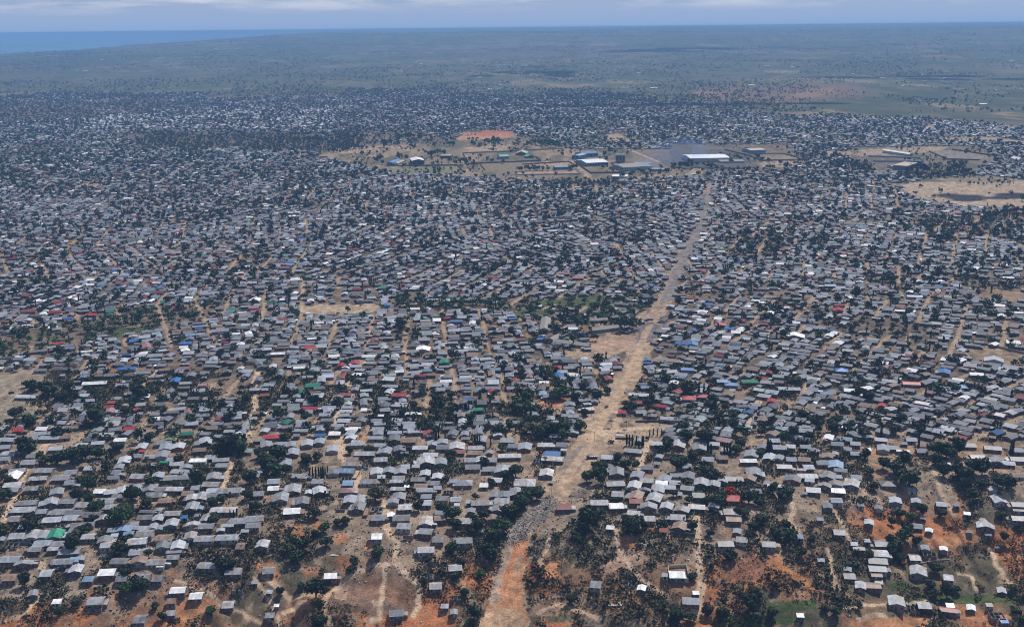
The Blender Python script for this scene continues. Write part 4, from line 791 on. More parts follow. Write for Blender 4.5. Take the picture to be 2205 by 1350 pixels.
for c0 in range(0, len(near_xy), 40):
    q = near_xy[c0:c0 + 40]; hand |= (np.hypot(S[:, 0][:, None] - q[:, 0], S[:, 1][:, None] - q[:, 1]) < q[:, 2] + 5.5).any(1)
tn = fbm(S[:, 0] / 130, S[:, 1] / 130, 210, 4)
dens = np.interp(py, [200, 250, 300, 400, 520, 700, 960], [.46, .50, .56, .73, .82, .88, .90])
thr = np.clip(.5 + (dens - .5) * 1.15 - 1.5 * (tn - .5), .08, .97)
u = rng.uniform(size=len(S)); left_far = (px < 700) & (py < 262)
thr = np.where(left_far & (py > 232), np.minimum(.85, thr * 1.25), thr); thr = np.where(wood, np.where(py < 340, .06, .16), thr)
ish = town & ~openm & ~hand & (u < thr)
istree = town & ~openm & ~hand & ~ish & (rng.uniform(size=len(S)) < np.where(wood, np.where(py < 335, .55, .95), np.interp(py, [200, 300, 420], [.85, .85, .95])))
h = S[ish]; n = len(h); r = rng; hpx, hpy, hz_ = px[ish], py[ish], hz[ish]
front = r.uniform(size=n); typ = np.where(front < .50, 0, np.where(front < .82, 1, 2))   # long side, gable, lean-to
w = r.uniform(7, 11, n); w = np.where(r.uniform(size=n) < .10, w * r.uniform(1.2, 1.6, n), w); dd = r.uniform(5.2, 7.8, n); small = r.uniform(size=n) < .14
w = np.where((hpy < 300) & (r.uniform(size=n) < .12), w * 1.7, w); w = np.where(small, w * .55, w); dd = np.where(small, dd * .6, dd)
ang = h[:, 2] * np.where(typ == 1, 1, .8) + r.normal(0, R(7), n) + np.where(typ == 1, math.pi / 2, 0)
ll = np.where(typ == 1, np.maximum(w, dd) * 1.02, w); ww = np.where(typ == 1, np.minimum(w, dd), dd)
hw = r.uniform(2.3, 2.9, n); pit = np.tan(np.radians(r.uniform(12, 19, n))); rise = np.where(typ == 2, ww * .13, ww / 2 * pit); kk = np.where(typ == 2, 1.0, r.uniform(-.15, .15, n))
pal = np.array([TINC[c] for c in ('', 'd', 'l', 'W', 'B', 'R', 'o', 'p', 'T', 'b', 'r')])
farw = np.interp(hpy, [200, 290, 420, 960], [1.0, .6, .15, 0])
pW = .036 + .09 * farw + .30 * ((hpx > 180) & (hpx < 720) & (hpy > 236) & (hpy < 278))  # extra white roofs far off paint in the sun glint
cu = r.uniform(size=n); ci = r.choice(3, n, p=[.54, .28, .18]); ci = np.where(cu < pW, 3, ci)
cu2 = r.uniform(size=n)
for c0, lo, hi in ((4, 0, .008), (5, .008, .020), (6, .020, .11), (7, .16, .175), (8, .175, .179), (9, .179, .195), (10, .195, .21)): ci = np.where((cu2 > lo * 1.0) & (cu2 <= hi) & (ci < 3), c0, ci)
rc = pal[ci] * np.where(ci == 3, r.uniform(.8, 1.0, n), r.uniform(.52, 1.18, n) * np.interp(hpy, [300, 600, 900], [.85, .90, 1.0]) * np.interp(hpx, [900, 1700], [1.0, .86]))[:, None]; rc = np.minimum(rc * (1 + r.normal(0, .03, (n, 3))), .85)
wpal = np.array([(.22, .165, .13), (.26, .25, .245), (.48, .44, .38), (.25, .14, .10), (.19, .18, .17)]); wc = wpal[r.choice(5, n, p=[.34, .3, .1, .1, .16])] * r.uniform(.75, 1.2, (n, 1))

def house_mass(name, X, Y, Z, ang, L, Wd, hw, rise, kk, rc, wc, mats):
    n = len(X); V = np.zeros((n, 22, 3)); a, b = L / 2, Wd / 2
    sg = [(-1, -1), (1, -1), (1, 1), (-1, 1)]
    for q, (sx, sy) in enumerate(sg):
        V[:, q] = np.stack([sx * a, sy * b, np.full(n, -1.5)], 1); V[:, 4 + q] = np.stack([sx * a, sy * b, hw], 1)
    for q, sx in enumerate((-1, 1)): V[:, 8 + q] = np.stack([sx * a, kk * b, hw + rise], 1)
    ox, oy = a + .35, b + .45; zl = hw - .08
    for q, (sx, sy, z) in enumerate([(-1, -1, zl), (1, -1, zl), (1, 1, zl), (-1, 1, zl)]): V[:, 10 + q] = np.stack([sx * ox, sy * oy, z], 1)
    for q, sx in enumerate((-1, 1)): V[:, 14 + q] = np.stack([sx * ox, kk * oy, hw + rise + .06], 1)
    # flat near-black door patch on the side that faces the lane
    for q, (x0, z0, z1) in enumerate([(0, 0, 2.0)]):
        for e, (dx, zz) in enumerate([(-.5, z0), (.5, z0), (.5, z1), (-.5, z1)]): V[:, 16 + e] = np.stack([np.full(n, dx), -b - .03, np.full(n, zz)], 1)
    c, s = np.cos(ang)[:, None], np.sin(ang)[:, None]
    x = V[:, :, 0] * c - V[:, :, 1] * s + X[:, None]; y = V[:, :, 0] * s + V[:, :, 1] * c + Y[:, None]
    V = np.stack([x, y, V[:, :, 2] + Z[:, None]], 2)
    base = (np.arange(n) * 22)[:, None]
    def F(l): return np.concatenate([base + np.array(q)[None] for q in l])
    wq = F([(0, 1, 5, 4), (1, 2, 6, 5), (2, 3, 7, 6), (3, 0, 4, 7)]); tq = F([(5, 6, 9), (7, 4, 8)]); rq = F([(10, 11, 15, 14), (12, 13, 14, 15)]); dq = F([(16, 17, 18, 19)])
    col = np.zeros((n, 22, 3)); col[:, :10] = wc[:, None]; col[:, 10:16] = rc[:, None]; col[:, 16:] = .02
    V[:, 20:] = V[:, :1]
    mi = np.concatenate([np.zeros(len(wq)), np.ones(len(rq)), np.zeros(len(dq)), np.zeros(len(tq))])
    return me_from(name, V.reshape(-1, 3), [wq, rq, dq, tq], col.reshape(-1, 3), mats, mi)
WMASS = attr_mat('weathered_walls', .9, (.65, 1.1), .5); RMASS = attr_mat('weathered_tin', .7, (.72, 1.15), .45, .18)
# hand-read houses of the near town that are past the largest three hundred
rt = np.array([[p.cx, p.cy, p.cz, p.ang + (math.pi / 2 if p.typ == 'g' else 0), p.d if p.typ == 'g' else p.w, p.w if p.typ == 'g' else p.d, p.hw, (p.w if p.typ == 'g' else p.d) * (.13 if p.typ == 'm' else .14), 1.0 if p.typ == 'm' else 0.0] for p in rest_h])
rrc = np.array([np.array(TINC[p.ck]) * random.uniform(.85, 1.15) for p in rest_h]); rwc = wpal[rng.choice(5, len(rt))]
A = [np.concatenate([q, e]) for q, e in zip((h[:, 0], h[:, 1], hz_, ang, ll, ww, hw, rise, kk), rt.T)]
# scattered farmsteads beyond the town
m = 2600; fy = np.exp(rng.uniform(math.log(4300), math.log(15000), m)); fx = fy * rng.uniform(-.56, .56, m)
fk = (fbm(fx / 700, fy / 900, 220, 3) > .56); fx, fy = fx[fk], fy[fk]; fz = H(fx, fy); fpx, fpy, _ = proj(fx, fy, fz)
fk = (fpy < np.interp(fpx, [p[0] for p in CITY], [p[1] for p in CITY]) - 3) & (fx > np.interp(fy, _cy, _cx) + 900); fx, fy, fz = fx[fk], fy[fk], fz[fk]; m = len(fx)
HS = [(1704, 146), (1738, 167), (1408, 191), (1056, 193), (2115, 226), (1618, 185), (1653, 144), (1987, 162), (2178, 133), (2188, 140), (907, 139), (1033, 168), (184, 154), (165, 153), (105, 122), (120, 122), (1375, 159), (1347, 190), (2025, 172), (1900, 170), (220, 130), (335, 133)]
hx, hy, hzz = ground([p[0] for p in HS], [p[1] for p in HS]); fx = np.concatenate([fx, hx]); fy = np.concatenate([fy, hy]); fz = np.concatenate([fz, hzz]); m2 = len(HS)
fl_ = np.concatenate([rng.uniform(9, 15, m), rng.uniform(24, 36, m2)]); fw_ = np.concatenate([rng.uniform(6, 10, m), rng.uniform(14, 22, m2)])
frc = np.concatenate([pal[rng.choice([0, 2, 3, 6], m, p=[.3, .35, .2, .15])], np.full((m2, 3), .8)])
B = (fx, fy, fz, rng.uniform(-.3, .3, m + m2), fl_, fw_, np.full(m + m2, 2.8), fw_ * .12, np.zeros(m + m2))
A = [np.concatenate([q, e]) for q, e in zip(A, B)]
# lean-to sheds and kitchens behind the houses
qi = np.where(r.uniform(size=n) < .45)[0]; nq_ = len(qi); sg_ = r.choice([-1, 1], nq_); ca, sa = np.cos(ang[qi]), np.sin(ang[qi]); ol = sg_ * (ll[qi] / 2 + r.uniform(.6, 2.2, nq_)); ow = r.uniform(-.5, .5, nq_) * ww[qi]
D2 = (h[qi, 0] + ca * ol - sa * ow, h[qi, 1] + sa * ol + ca * ow, hz_[qi], ang[qi] + r.normal(0, .1, nq_), r.uniform(2, 4.2, nq_), r.uniform(2, 3.4, nq_), r.uniform(1.8, 2.3, nq_), r.uniform(.2, .5, nq_), np.ones(nq_))
A = [np.concatenate([q, e]) for q, e in zip(A, D2)]
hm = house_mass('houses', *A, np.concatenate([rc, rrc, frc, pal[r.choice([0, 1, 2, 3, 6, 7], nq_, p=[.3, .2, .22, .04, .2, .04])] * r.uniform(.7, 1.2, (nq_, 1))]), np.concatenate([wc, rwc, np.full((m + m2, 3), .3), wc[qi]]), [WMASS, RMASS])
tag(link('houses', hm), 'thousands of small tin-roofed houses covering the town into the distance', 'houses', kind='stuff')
print('houses', n, 'trees', istree.sum())

# ------------------------------------------------------------------ the rest of the trees
LMASS = attr_mat('mixed_foliage', .75, (.55, 1.5), .5, .2)
def tree_mass(X, Y, Z, Sx, kind, LOD, colr):
    """kind 0 broad, 1 column, 2 low bush"""
    Vs, Cs = [], []
    for lod, (nq, size) in enumerate(LOD):
        for kd in (0, 1, 2):
            for var in range(5):
                idx = np.where((lodi == lod) & (kind == kd) & (vari == var))[0]
                if not len(idx): continue
                r = np.random.default_rng(1000 + lod * 31 + kd * 7 + var)
                if kd == 0: cen, nr, _ = crown_pts(nq, r, 4.4, 6.2, 1.2, 5 + var); sz = size
                elif kd == 1:
                    nn = max(8, nq // 2); t = r.uniform(0, 1, nn); a = r.uniform(0, 6.28, nn); rad = .9 * (1 - t) ** .42
                    cen = np.stack([rad * np.cos(a), rad * np.sin(a), .5 + 8.6 * t], 1); nr = np.stack([np.cos(a), np.sin(a), np.full(nn, .4)], 1); sz = min(size, 1.0)
                else: cen, nr, _ = crown_pts(max(6, nq // 3), r, 2.6, 2.4, .1, 4); sz = size * .7
                V, Q = quad_cloud(cen, nr / np.linalg.norm(nr, axis=1)[:, None], sz, r)
                a = rng.uniform(0, 6.28, len(idx)); c, s = np.cos(a)[:, None], np.sin(a)[:, None]; sc_ = Sx[idx][:, None]
                x = (V[None, :, 0] * c - V[None, :, 1] * s) * sc_ + X[idx][:, None]; y = (V[None, :, 0] * s + V[None, :, 1] * c) * sc_ + Y[idx][:, None]; z = V[None, :, 2] * sc_ + Z[idx][:, None]
                Vs.append(np.stack([x, y, z], 2).reshape(-1, 3).astype(np.float32)); Cs.append(np.repeat(colr[idx], V.shape[0], 0).astype(np.float32))
    V = np.concatenate(Vs); return V, np.arange(len(V)).reshape(-1, 4), np.concatenate(Cs)
t = S[istree]; n0 = len(t); tx = t[:, 0] + rng.uniform(-3, 3, n0); ty = t[:, 1] + rng.uniform(-3, 3, n0)
# more between the houses
ex = S[ish]; pk = rng.uniform(size=len(ex)) < (.30 + 1.5 * sstep(.44, .60, fbm(ex[:, 0] / 62, ex[:, 1] / 62, 270, 3))) * np.interp(py[ish], [200, 330, 600, 960], [.85, .85, .68, .48]); ex = ex[pk]
tx = np.concatenate([tx, ex[:, 0] + rng.uniform(4, 7, len(ex)) * rng.choice([-1, 1], len(ex))]); ty = np.concatenate([ty, ex[:, 1] + rng.uniform(4, 6, len(ex)) * rng.choice([-1, 1], len(ex))])
wd = S[wood & town & ~hand & ((py > 340) | (px > 250) & (px < 780) & (py > 280))]; FT = parse("1115,369,12 1124,369,12 1133,368,12 1142,368,12 1151,368,12 1160,367,12 1168,367,12 1182,368,10 1228,367,14 1236,366,14 1068,319,24 1033,317,9 1017,312,8 1045,308,8 925,339,16 935,337,16 945,335,14 955,334,14 880,300,20 862,302,18 905,298,16 965,316,14 975,314,12 990,351,13 1002,353,13 826,317,22 860,341,16 875,346,12 840,312,14 895,305,10 1180,320,18 1195,317,20 1165,314,16 1150,311,14 1205,320,16 1140,316,12 1210,336,11 1300,337,14 1313,332,14 1480,363,16 1465,361,16 1525,361,12 1530,363,12 1575,351,10 1640,346,10 1655,348,10 1980,373,22 1990,373,24 1960,375,20 2018,381,16 2040,377,24 2060,375,22 2075,375,16 2180,389,12 2165,393,9 1450,362,14 1435,372,12 820,345,14 810,350,14 822,355,12 1100,330,9 1085,352,10 1340,383,14 1360,380,12 1385,375,12 1420,372,10 1257,717,52 1346,712,40 1362,710,34 1330,700,20 1200,722,26 1216,730,24 1236,738,26 1188,712,22 1212,700,24 1240,692,20 1178,745,20 1232,752,16 1300,705,18 1315,702,16 1375,700,14 1163,730,22 1150,728,18 1012,347,9 1020,352,9 1050,345,10 1058,351,9 980,345,10 970,350,9", 0, 0, 1)
fpt = place(FT); fts = np.array([(p.x, p.y, p.w / 8.2) for p in fpt])
tx = np.concatenate([tx, wd[:, 0] + rng.uniform(-7, 7, len(wd))]); ty = np.concatenate([ty, wd[:, 1] + rng.uniform(-6, 6, len(wd))])
# columnar rows in the middle distance
rowc = S[ish][rng.choice(ish.sum(), 210)]; cx_, cy_, ck_ = [], [], []
for q in rowc:
    for e in range(rng.integers(2, 8)): cx_.append(q[0] + 6 + e * 2.3 * math.cos(q[2])); cy_.append(q[1] + e * 2.3 * math.sin(q[2]) - 5)
# scattered over open ground
o = S[openm & ~mask_any(px, py, [ROAD]) & (rng.uniform(size=len(S)) < np.where(py < 400, .45 * sstep(.48, .62, fbm(S[:, 0] / 70, S[:, 1] / 160, 260, 3)), .05))]
# open country
mf = 60000; oy = np.exp(rng.uniform(math.log(3900), math.log(17000), mf)); ox = oy * rng.uniform(-.57, .57, mf); op, oq, _ = proj(ox, oy, H(ox, oy))
k = (oq < np.interp(op, [p[0] for p in CITY], [p[1] for p in CITY]) + 2) & (ox > np.interp(oy, _cy, _cx) + 300) & (fbm(ox / 420, oy / 600, 230, 4) + .30 * rng.uniform(size=mf) > .645); ox, oy = ox[k], oy[k]
nt_ = len(tx)
X = np.concatenate([tx, cx_, o[:, 0], ox, fts[:, 0]]); Y = np.concatenate([ty, cy_, o[:, 1], oy, fts[:, 1]]); kind = np.concatenate([np.where(rng.uniform(size=nt_) < .42, 2, 0), np.full(len(cx_), 1), np.where(rng.uniform(size=len(o)) < .5, 2, 0), np.zeros(len(ox)), np.zeros(len(fts))]).astype(int)
kind[:nt_] = np.where((rng.uniform(size=nt_) < .06), 1, kind[:nt_])
rp, rq_, _ = proj(X, Y, H(X, Y)); ok = ~mask_any(rp, rq_, [ROAD]) & ~((rq_ > 960) & (rq_ < 2000))
fixs = np.zeros(len(X)); fixs[-len(fts):] = fts[:, 2]; fixs = fixs[ok]
X, Y, kind = X[ok], Y[ok], kind[ok]; Z = H(X, Y); dist = np.hypot(X, Y)
Sx = rng.uniform(.45, 1.15, len(X)) * np.where(rng.uniform(size=len(X)) < .12, 1.45, 1); Sx = np.where(kind == 1, rng.uniform(.7, 1.15, len(X)), Sx); Sx = Sx * np.interp(dist, [0, 4000, 9000, 18000], [1, 1, 1.05, 1.6]); Sx = np.where(fixs > 0, fixs, Sx)
lodi = np.where(dist < 1350, 0, np.where(dist < 2300, 1, np.where(dist < 4200, 2, 3))); vari = rng.integers(0, 5, len(X))
lp = np.array([(.026, .044, .016), (.040, .056, .020), (.058, .062, .026), (.034, .075, .020)]); lc = lp[rng.choice(4, len(X), p=[.5, .22, .12, .16])] * rng.uniform(.7, 1.35, (len(X), 1)); gs_ = mask_any(*proj(X, Y, Z)[:2], [WOODS[1], WOODS[0]])[:, None]; lc = np.where(gs_, lc * np.array((1.35, 1.75, 1.3)), lc); far_ = (dist > 4300)[:, None]; lc = np.where(far_, lc * .45 + np.array((.042, .052, .026)), lc)
V, Q, cc = tree_mass(X, Y, Z, Sx, kind, [(110, .8), (54, 1.15), (26, 1.7), (12, 2.5)], lc)
tag(link('trees', me_from('trees', V, [Q], cc, [LMASS])), 'dark trees and bushes filling the gaps between houses out to the plain', 'trees', kind='stuff')
print('tree quads', len(Q))

# ------------------------------------------------------------------ scrub on the bare hillside and weeds in the near town
ns = 110000; sx = rng.uniform(-420, 420, ns); sy = rng.uniform(455, 960, ns); k = np.abs(sx) < sy * .5 + 25; sx, sy = sx[k], sy[k]
e = edge_s(sx, sy); p1, p2, _ = proj(sx, sy, H(sx, sy)); cl = fbm(sx / 26, sy / 34, 240, 3) + .30 * (fbm(sx / 7, sy / 9, 250, 2) - .5)
keep_ = np.where(e > .25, cl > .525, (cl > .535))
keep_ &= ~mask_any(p1, p2, [ROAD] + [P for c_, s_, P in SOIL if c_ in (TAN, ORG, ORG2, PINK, SAND) and min(q[1] for q in P) > 880])
for wdt, P in PATHS:
    ax, ay, _ = ground([q[0] for q in P], [q[1] for q in P])
    keep_ &= seg_dist(sx, sy, ax, ay) > wdt * .5 + .8
nx = np.array([(p.cx, p.cy, p.ang, p.w, p.d) for p in allh if p.py > 900])
for q in nx:
    i = np.where((np.abs(sx - q[0]) < 9) & (np.abs(sy - q[1]) < 9))[0]
    c, s = math.cos(q[2]), math.sin(q[2]); dx, dy = sx[i] - q[0], sy[i] - q[1]
    keep_[i[(np.abs(c * dx + s * dy) < q[3] / 2 + .6) & (np.abs(-s * dx + c * dy) < q[4] / 2 + .6)]] = False
sx, sy, e, p1, p2, cl = sx[keep_], sy[keep_], e[keep_], p1[keep_], p2[keep_], cl[keep_]
field = mask_any(p1, p2, [[(708, 1290), (745, 1240), (775, 1213), (830, 1198), (872, 1230), (902, 1265), (902, 1305), (880, 1325), (820, 1330), (760, 1316)], [(1560, 1205), (1645, 1200), (1650, 1240), (1560, 1260)]])
g = sstep(.50, .68, cl + .2 * (rng.uniform(size=len(sx)) - .5)); g = np.where(e > .3, g, np.maximum(g, .75)); g = np.where(field, 0.1, g)
bc = np.array((.19, .118, .074)) * (1 - g[:, None]) + np.array((.048, .060, .024)) * g[:, None]; bc *= rng.uniform(.6, 1.3, (len(sx), 1))
bs = rng.uniform(.25, .75, len(sx)) * np.where(g > .5, 1.45, .8) * np.where(rng.uniform(size=len(sx)) < .07, 1.8, 1); bs = np.where(field, .32, bs); kind = np.full(len(sx), 2); lodi = np.zeros(len(sx), int); vari = rng.integers(0, 5, len(sx))
V, Q, cc = tree_mass(sx, sy, H(sx, sy) - .15, bs, kind, [(30, .85)], bc)
SCR = attr_mat('dry_scrub', .9, (.6, 1.4), .9, .1)
tag(link('scrub', me_from('scrub', V, [Q], cc, [SCR])), 'dry brown and green scrub over the eroded hillside and yards', 'scrub', kind='stuff')
# rubble: loose stones on the grey strip, and yard clutter
def rocks(name, X, Y, Sz, cols, label):
    n = len(X); r = np.random.default_rng(5); T = np.array([(-1, -1, -.6), (1, -1, -.6), (1, 1, -.6), (-1, 1, -.6), (-.6, -.5, .55), (.5, -.6, .7), (.55, .6, .5), (-.5, .55, .75)])
    V = T[None] * (Sz[:, None, None] * r.uniform(.6, 1.3, (n, 1, 3))) + r.normal(0, .12, (n, 8, 3)) * Sz[:, None, None]; a = r.uniform(0, 6.28, n)[:, None]
    x = V[:, :, 0] * np.cos(a) - V[:, :, 1] * np.sin(a) + X[:, None]; y = V[:, :, 0] * np.sin(a) + V[:, :, 1] * np.cos(a) + Y[:, None]; z = V[:, :, 2] + H(X, Y)[:, None] + .25 * Sz[:, None]
    b = (np.arange(n) * 8)[:, None]; Q = np.concatenate([b + np.array(q)[None] for q in [(4, 5, 6, 7), (0, 1, 5, 4), (1, 2, 6, 5), (2, 3, 7, 6), (3, 0, 4, 7)]])
    tag(link(name, me_from(name, np.stack([x, y, z], 2).reshape(-1, 3), [Q], np.repeat(cols, 8, 0), [attr_mat(name + '_stone', .95, (.7, 1.2), 1.2, .1)])), label, name, kind='stuff')
RP = [(1172, 1063), (1212, 1080), (1150, 1133), (1128, 1165), (1102, 1180), (1090, 1172), (1112, 1118)]
q = rng.uniform((1088, 1062), (1215, 1182), (5200, 2)); q = q[inpoly(q[:, 0] + rng.normal(0, 7, 5200), q[:, 1] + rng.normal(0, 5, 5200), RP)]; gx1, gy1, _ = ground(q[:, 0], q[:, 1])
rocks('rubble', gx1, gy1, rng.uniform(.30, .72, len(gx1)) ** 2.2 * rng.uniform(.5, 1.4, len(gx1)), np.array((.27, .245, .225)) * rng.uniform(.4, 1.6, (len(gx1), 1)), 'grey stones and rubble lining the washed-out strip')
q = rng.uniform((-40, 830), (2240, 1345), (13000, 2)); gx1, gy1, _ = ground(q[:, 0], q[:, 1]); k = ~mask_any(q[:, 0], q[:, 1], [ROAD]); k &= (edge_s(gx1, gy1) < .4) | (rng.uniform(size=len(k)) < .12); gx1, gy1 = gx1[k], gy1[k]
cl = np.array([(.45, .40, .34), (.10, .09, .085), (.20, .19, .18), (.55, .54, .52), (.12, .17, .26), (.28, .13, .09)])[rng.choice(6, len(gx1), p=[.25, .3, .25, .08, .05, .07])]
rocks('debris', gx1, gy1, rng.uniform(.2, .75, len(gx1)), cl, 'scattered blocks, buckets and scrap in the yards')
# ------------------------------------------------------------------ larger buildings
def rect(p_front_left, p_front_right, depth):
    """world frame of a building from its two front ground corners"""
    x, y, z = ground([p_front_left[0], p_front_right[0]], [p_front_left[1], p_front_right[1]])
    a = math.atan2(y[1] - y[0], x[1] - x[0]); L = math.hypot(x[1] - x[0], y[1] - y[0])
    return ((x[0] + x[1]) / 2 - math.sin(a) * depth / 2, (y[0] + y[1]) / 2 + math.cos(a) * depth / 2, float(min(z)) - .1), a, L, depth
PALE = obj_mat('pale_render', (.50, .49, .46), ov=.08); BLUEW = obj_mat('blue_cladding', (.16, .30, .45), ov=.06); TANR = obj_mat('tan_sheet', (.42, .35, .27), rough=.6, ov=.05); MINTR = obj_mat('mint_sheet', (.12, .40, .30), rough=.55, ov=.05)
GREYR = obj_mat('grey_fibre_sheet', (.27, .255, .235), rough=.8, ov=.08); BRIGHT = obj_mat('bright_sheet', (.85, .86, .87), rough=.4, ov=.02)
def big(name, fl, fr, depth, hw, rise, axis, wm, rm, label, cat, windows=0, doors=0, group=None, flat=False):
    loc, a, L, dp = rect(fl, fr, depth)
    o = bpy.data.objects.new(name, None); C.objects.link(o); o.location = loc; o.rotation_euler = (0, 0, a)
    w = MB(); w.box(-L / 2, -dp / 2, -2, L / 2, dp / 2, hw); r_ = MB()
    if flat: r_.box(-L / 2 - .3, -dp / 2 - .3, hw + .01, L / 2 + .3, dp / 2 + .3, hw + .5)
    elif axis == 'x':
        s = rise / (dp / 2); roof_solid(r_, -dp / 2 - .9, dp / 2 + .9, 0, hw + .02 + rise, hw + .02 - .9 * s, hw + .02 - .9 * s, L / 2 + .6, 'x', .15)
        for sx in (-1, 1): w.add([(sx * (L / 2 - .01), -dp / 2, hw), (sx * (L / 2 - .01), dp / 2, hw), (sx * (L / 2 - .01), 0, hw + rise)], T=[(0, 1, 2) if sx > 0 else (0, 2, 1)])
    else:
        s = rise / (L / 2); roof_solid(r_, -L / 2 - .9, L / 2 + .9, 0, hw + .02 + rise, hw + .02 - .9 * s, hw + .02 - .9 * s, dp / 2 + .8, 'y', .15)
        for sy in (-1, 1): w.add([(-L / 2, sy * (dp / 2 - .01), hw), (L / 2, sy * (dp / 2 - .01), hw), (0, sy * (dp / 2 - .01), hw + rise)], T=[(0, 1, 2) if sy < 0 else (0, 2, 1)])
    link('wall', w.mesh('wall', wm), o); link('roof', r_.mesh('roof', rm), o)
    for k in range(windows):
        x = -L / 2 + (k + .5) * L / windows; m = MB(); m.box(x - L / windows * .3, -dp / 2 - .06, hw * .35, x + L / windows * .3, -dp / 2 + .02, hw * .78); link('window', m.mesh('window', DARK), o)
    for k in range(doors):
        x = -L / 2 + (k + 1) * L / (doors + 1); m = MB(); m.box(x - 1.6, -dp / 2 - .05, 0, x + 1.6, -dp / 2 + .03, hw * .8); link('door', m.mesh('door', DARK), o)
    tag(o, label, cat, group); return o
G = 'school blocks round the pink yard'
big('school_block', (1277, 718), (1334, 711), 9, 3.4, 1.5, 'x', PALE, GREYR, 'long white-walled school block with a row of dark windows along the pink yard', 'school block', 14, 0, G)
big('school_block', (1191, 742), (1265, 751), 9, 3.2, 1.5, 'x', PALE, GREYR, 'long grey-roofed school block on the near side of the pink yard', 'school block', 10, 0, G)
big('school_block', (1228, 697), (1308, 695), 8, 3.2, 1.4, 'x', PALE, GREYR, 'long grey-roofed school block behind the trees, farthest from the yard', 'school block', 12, 0, G)
big('school_hall', (1163, 717), (1181, 717), 46, 3.8, 2, 'y', PALE, GREYR, 'long grey gabled hall running away at the left end of the school', 'school hall', 2, 1)
big('school_block', (1177, 737), (1191, 739), 34, 3.2, 1.6, 'y', PALE, GREYR, 'short brown-grey school wing running away beside the near block', 'school block', 2, 0, G)
big('school_block', (1203, 723), (1228, 721), 8, 3, 1.2, 'x', PALE, GREYR, 'small grey school block half hidden by the courtyard trees', 'school block', 4, 0, G)
big('warehouse', (833, 358), (845, 358), 62, 8, 2.4, 'y', BLUEW, TIN['B'], 'long blue-roofed warehouse running away beside a tan-roofed one', 'warehouse', 2, 0)
big('warehouse', (846, 358), (857, 358), 56, 6.5, 1.5, 'y', PALE, TANR, 'long tan-roofed warehouse joined to the blue-roofed one', 'warehouse', 2, 0)
big('warehouse', (888, 355), (914, 354), 52, 9, 3, 'y', obj_mat('dark_front', (.07, .075, .09)), BRIGHT, 'white-roofed open warehouse with a dark front, right of the blue one', 'warehouse', 0, 2)  # near-black colour on all walls of the open building
big('warehouse', (950, 341), (971, 341), 26, 6, 2, 'x', DARK, TANR, 'cream-roofed open shed beside the compound road', 'warehouse', 0, 0)  # near-black walls painted for the shade inside the open shed
big('mint_building', (1077, 343), (1096, 342), 24, 6, 3, 'x', PALE, MINTR, 'mint green roofed building inside the walled compound', 'building', 4, 0)
big('gabled_store', (1111, 335), (1134, 335), 40, 5, 4.5, 'y', obj_mat('grey_gable', (.15, .14, .14)), TANR, 'tan gabled store with a dark grey front between two green roofs', 'store', 0, 0)
big('mint_building', (1135, 341), (1150, 340), 22, 4, 3.5, 'y', obj_mat('teal_wall', (.08, .22, .21)), MINTR, 'small teal gabled building right of the tan gabled store', 'building', 0, 0)
big('factory_hall', (1263, 359), (1310, 356), 66, 8, 3, 'x', obj_mat('glass_blue_wall', (.25, .33, .40)), BRIGHT, 'factory hall with a wide pale double-pitched roof', 'factory', 8, 0)
big('factory_hall', (1256, 340), (1288, 337), 34, 9, 2.5, 'x', BLUEW, TIN['B'], 'bright blue roofed factory hall behind the pale one', 'factory', 3, 0)
big('factory_block', (1231, 343), (1247, 344), 36, 9, 2, 'y', BLUEW, TIN['b'], 'blue-clad factory block at the left corner of the works', 'factory', 2, 0)
big('factory_hall', (1318, 362), (1343, 369), 70, 8, 2, 'y', obj_mat('pale_blue_wall', (.36, .42, .50)), GREYR, 'long grey-roofed factory hall with pale blue front at the street corner', 'factory', 6, 0)
big('tower_block', (1326, 350), (1346, 350), 18, 17, 0, 'x', obj_mat('grey_tower', (.22, .23, .26)), GREYR, 'grey block tower standing above the works', 'tower block', 3, 0, flat=True)
big('works_shed', (1367, 357), (1402, 357), 24, 5, 1.6, 'x', BLUEW, TIN['b'], 'low pale blue shed in the smoke right of the factory', 'shed', 0, 0)
big('works_shed', (1400, 369), (1442, 370), 16, 5, 1.4, 'x', PALE, TIN['b'], 'long low blue-grey shed in front of the smoke', 'shed', 8, 0)
big('warehouse', (1486, 350), (1571, 348), 74, 9, 2.5, 'x', obj_mat('pale_cladding', (.40, .42, .44)), BRIGHT, 'very long warehouse with a brilliant white roof', 'warehouse', 0, 0)
big('warehouse', (1552, 352), (1603, 351), 34, 4, 1.4, 'x', PALE, GREYR, 'low grey-roofed annex in front of the white warehouse', 'warehouse', 0, 0)
big('warehouse', (1616, 330), (1649, 329), 44, 7, 2, 'x', BLUEW, TANR, 'cream-roofed warehouse alone in the walled field', 'warehouse', 0, 0)
big('long_shed', (1957, 336.6), (1966, 336.2), 95, 5, 2, 'y', PALE, BRIGHT, 'narrow brilliant white shed running away in the right-hand compounds', 'shed', 0, 0)
big('store_building', (1924, 364), (1955, 363), 26, 5, 1.2, 'x', PALE, TANR, 'flat tan store in front of the narrow white shed', 'store', 0, 0)
big('store_building', (1953, 368), (1976, 361), 30, 10, 0, 'x', obj_mat('slate_store', (.16, .17, .2)), TANR, 'tall tan-topped store beside the row of dark trees', 'store', 2, 0, flat=True)  # plain dark blue-grey wall colour
big('villa', (1195, 366), (1228, 365), 16, 6, 1.5, 'x', obj_mat('turquoise_wall', (.25, .45, .50)), TIN['b'], 'turquoise building at the end of the row of round trees', 'building', 6, 0)
big('dome_store', (2192, 352), (2203, 352), 40, 8, 4, 'y', PALE, BRIGHT, 'brilliant white rounded store at the right edge', 'store', 0, 0)
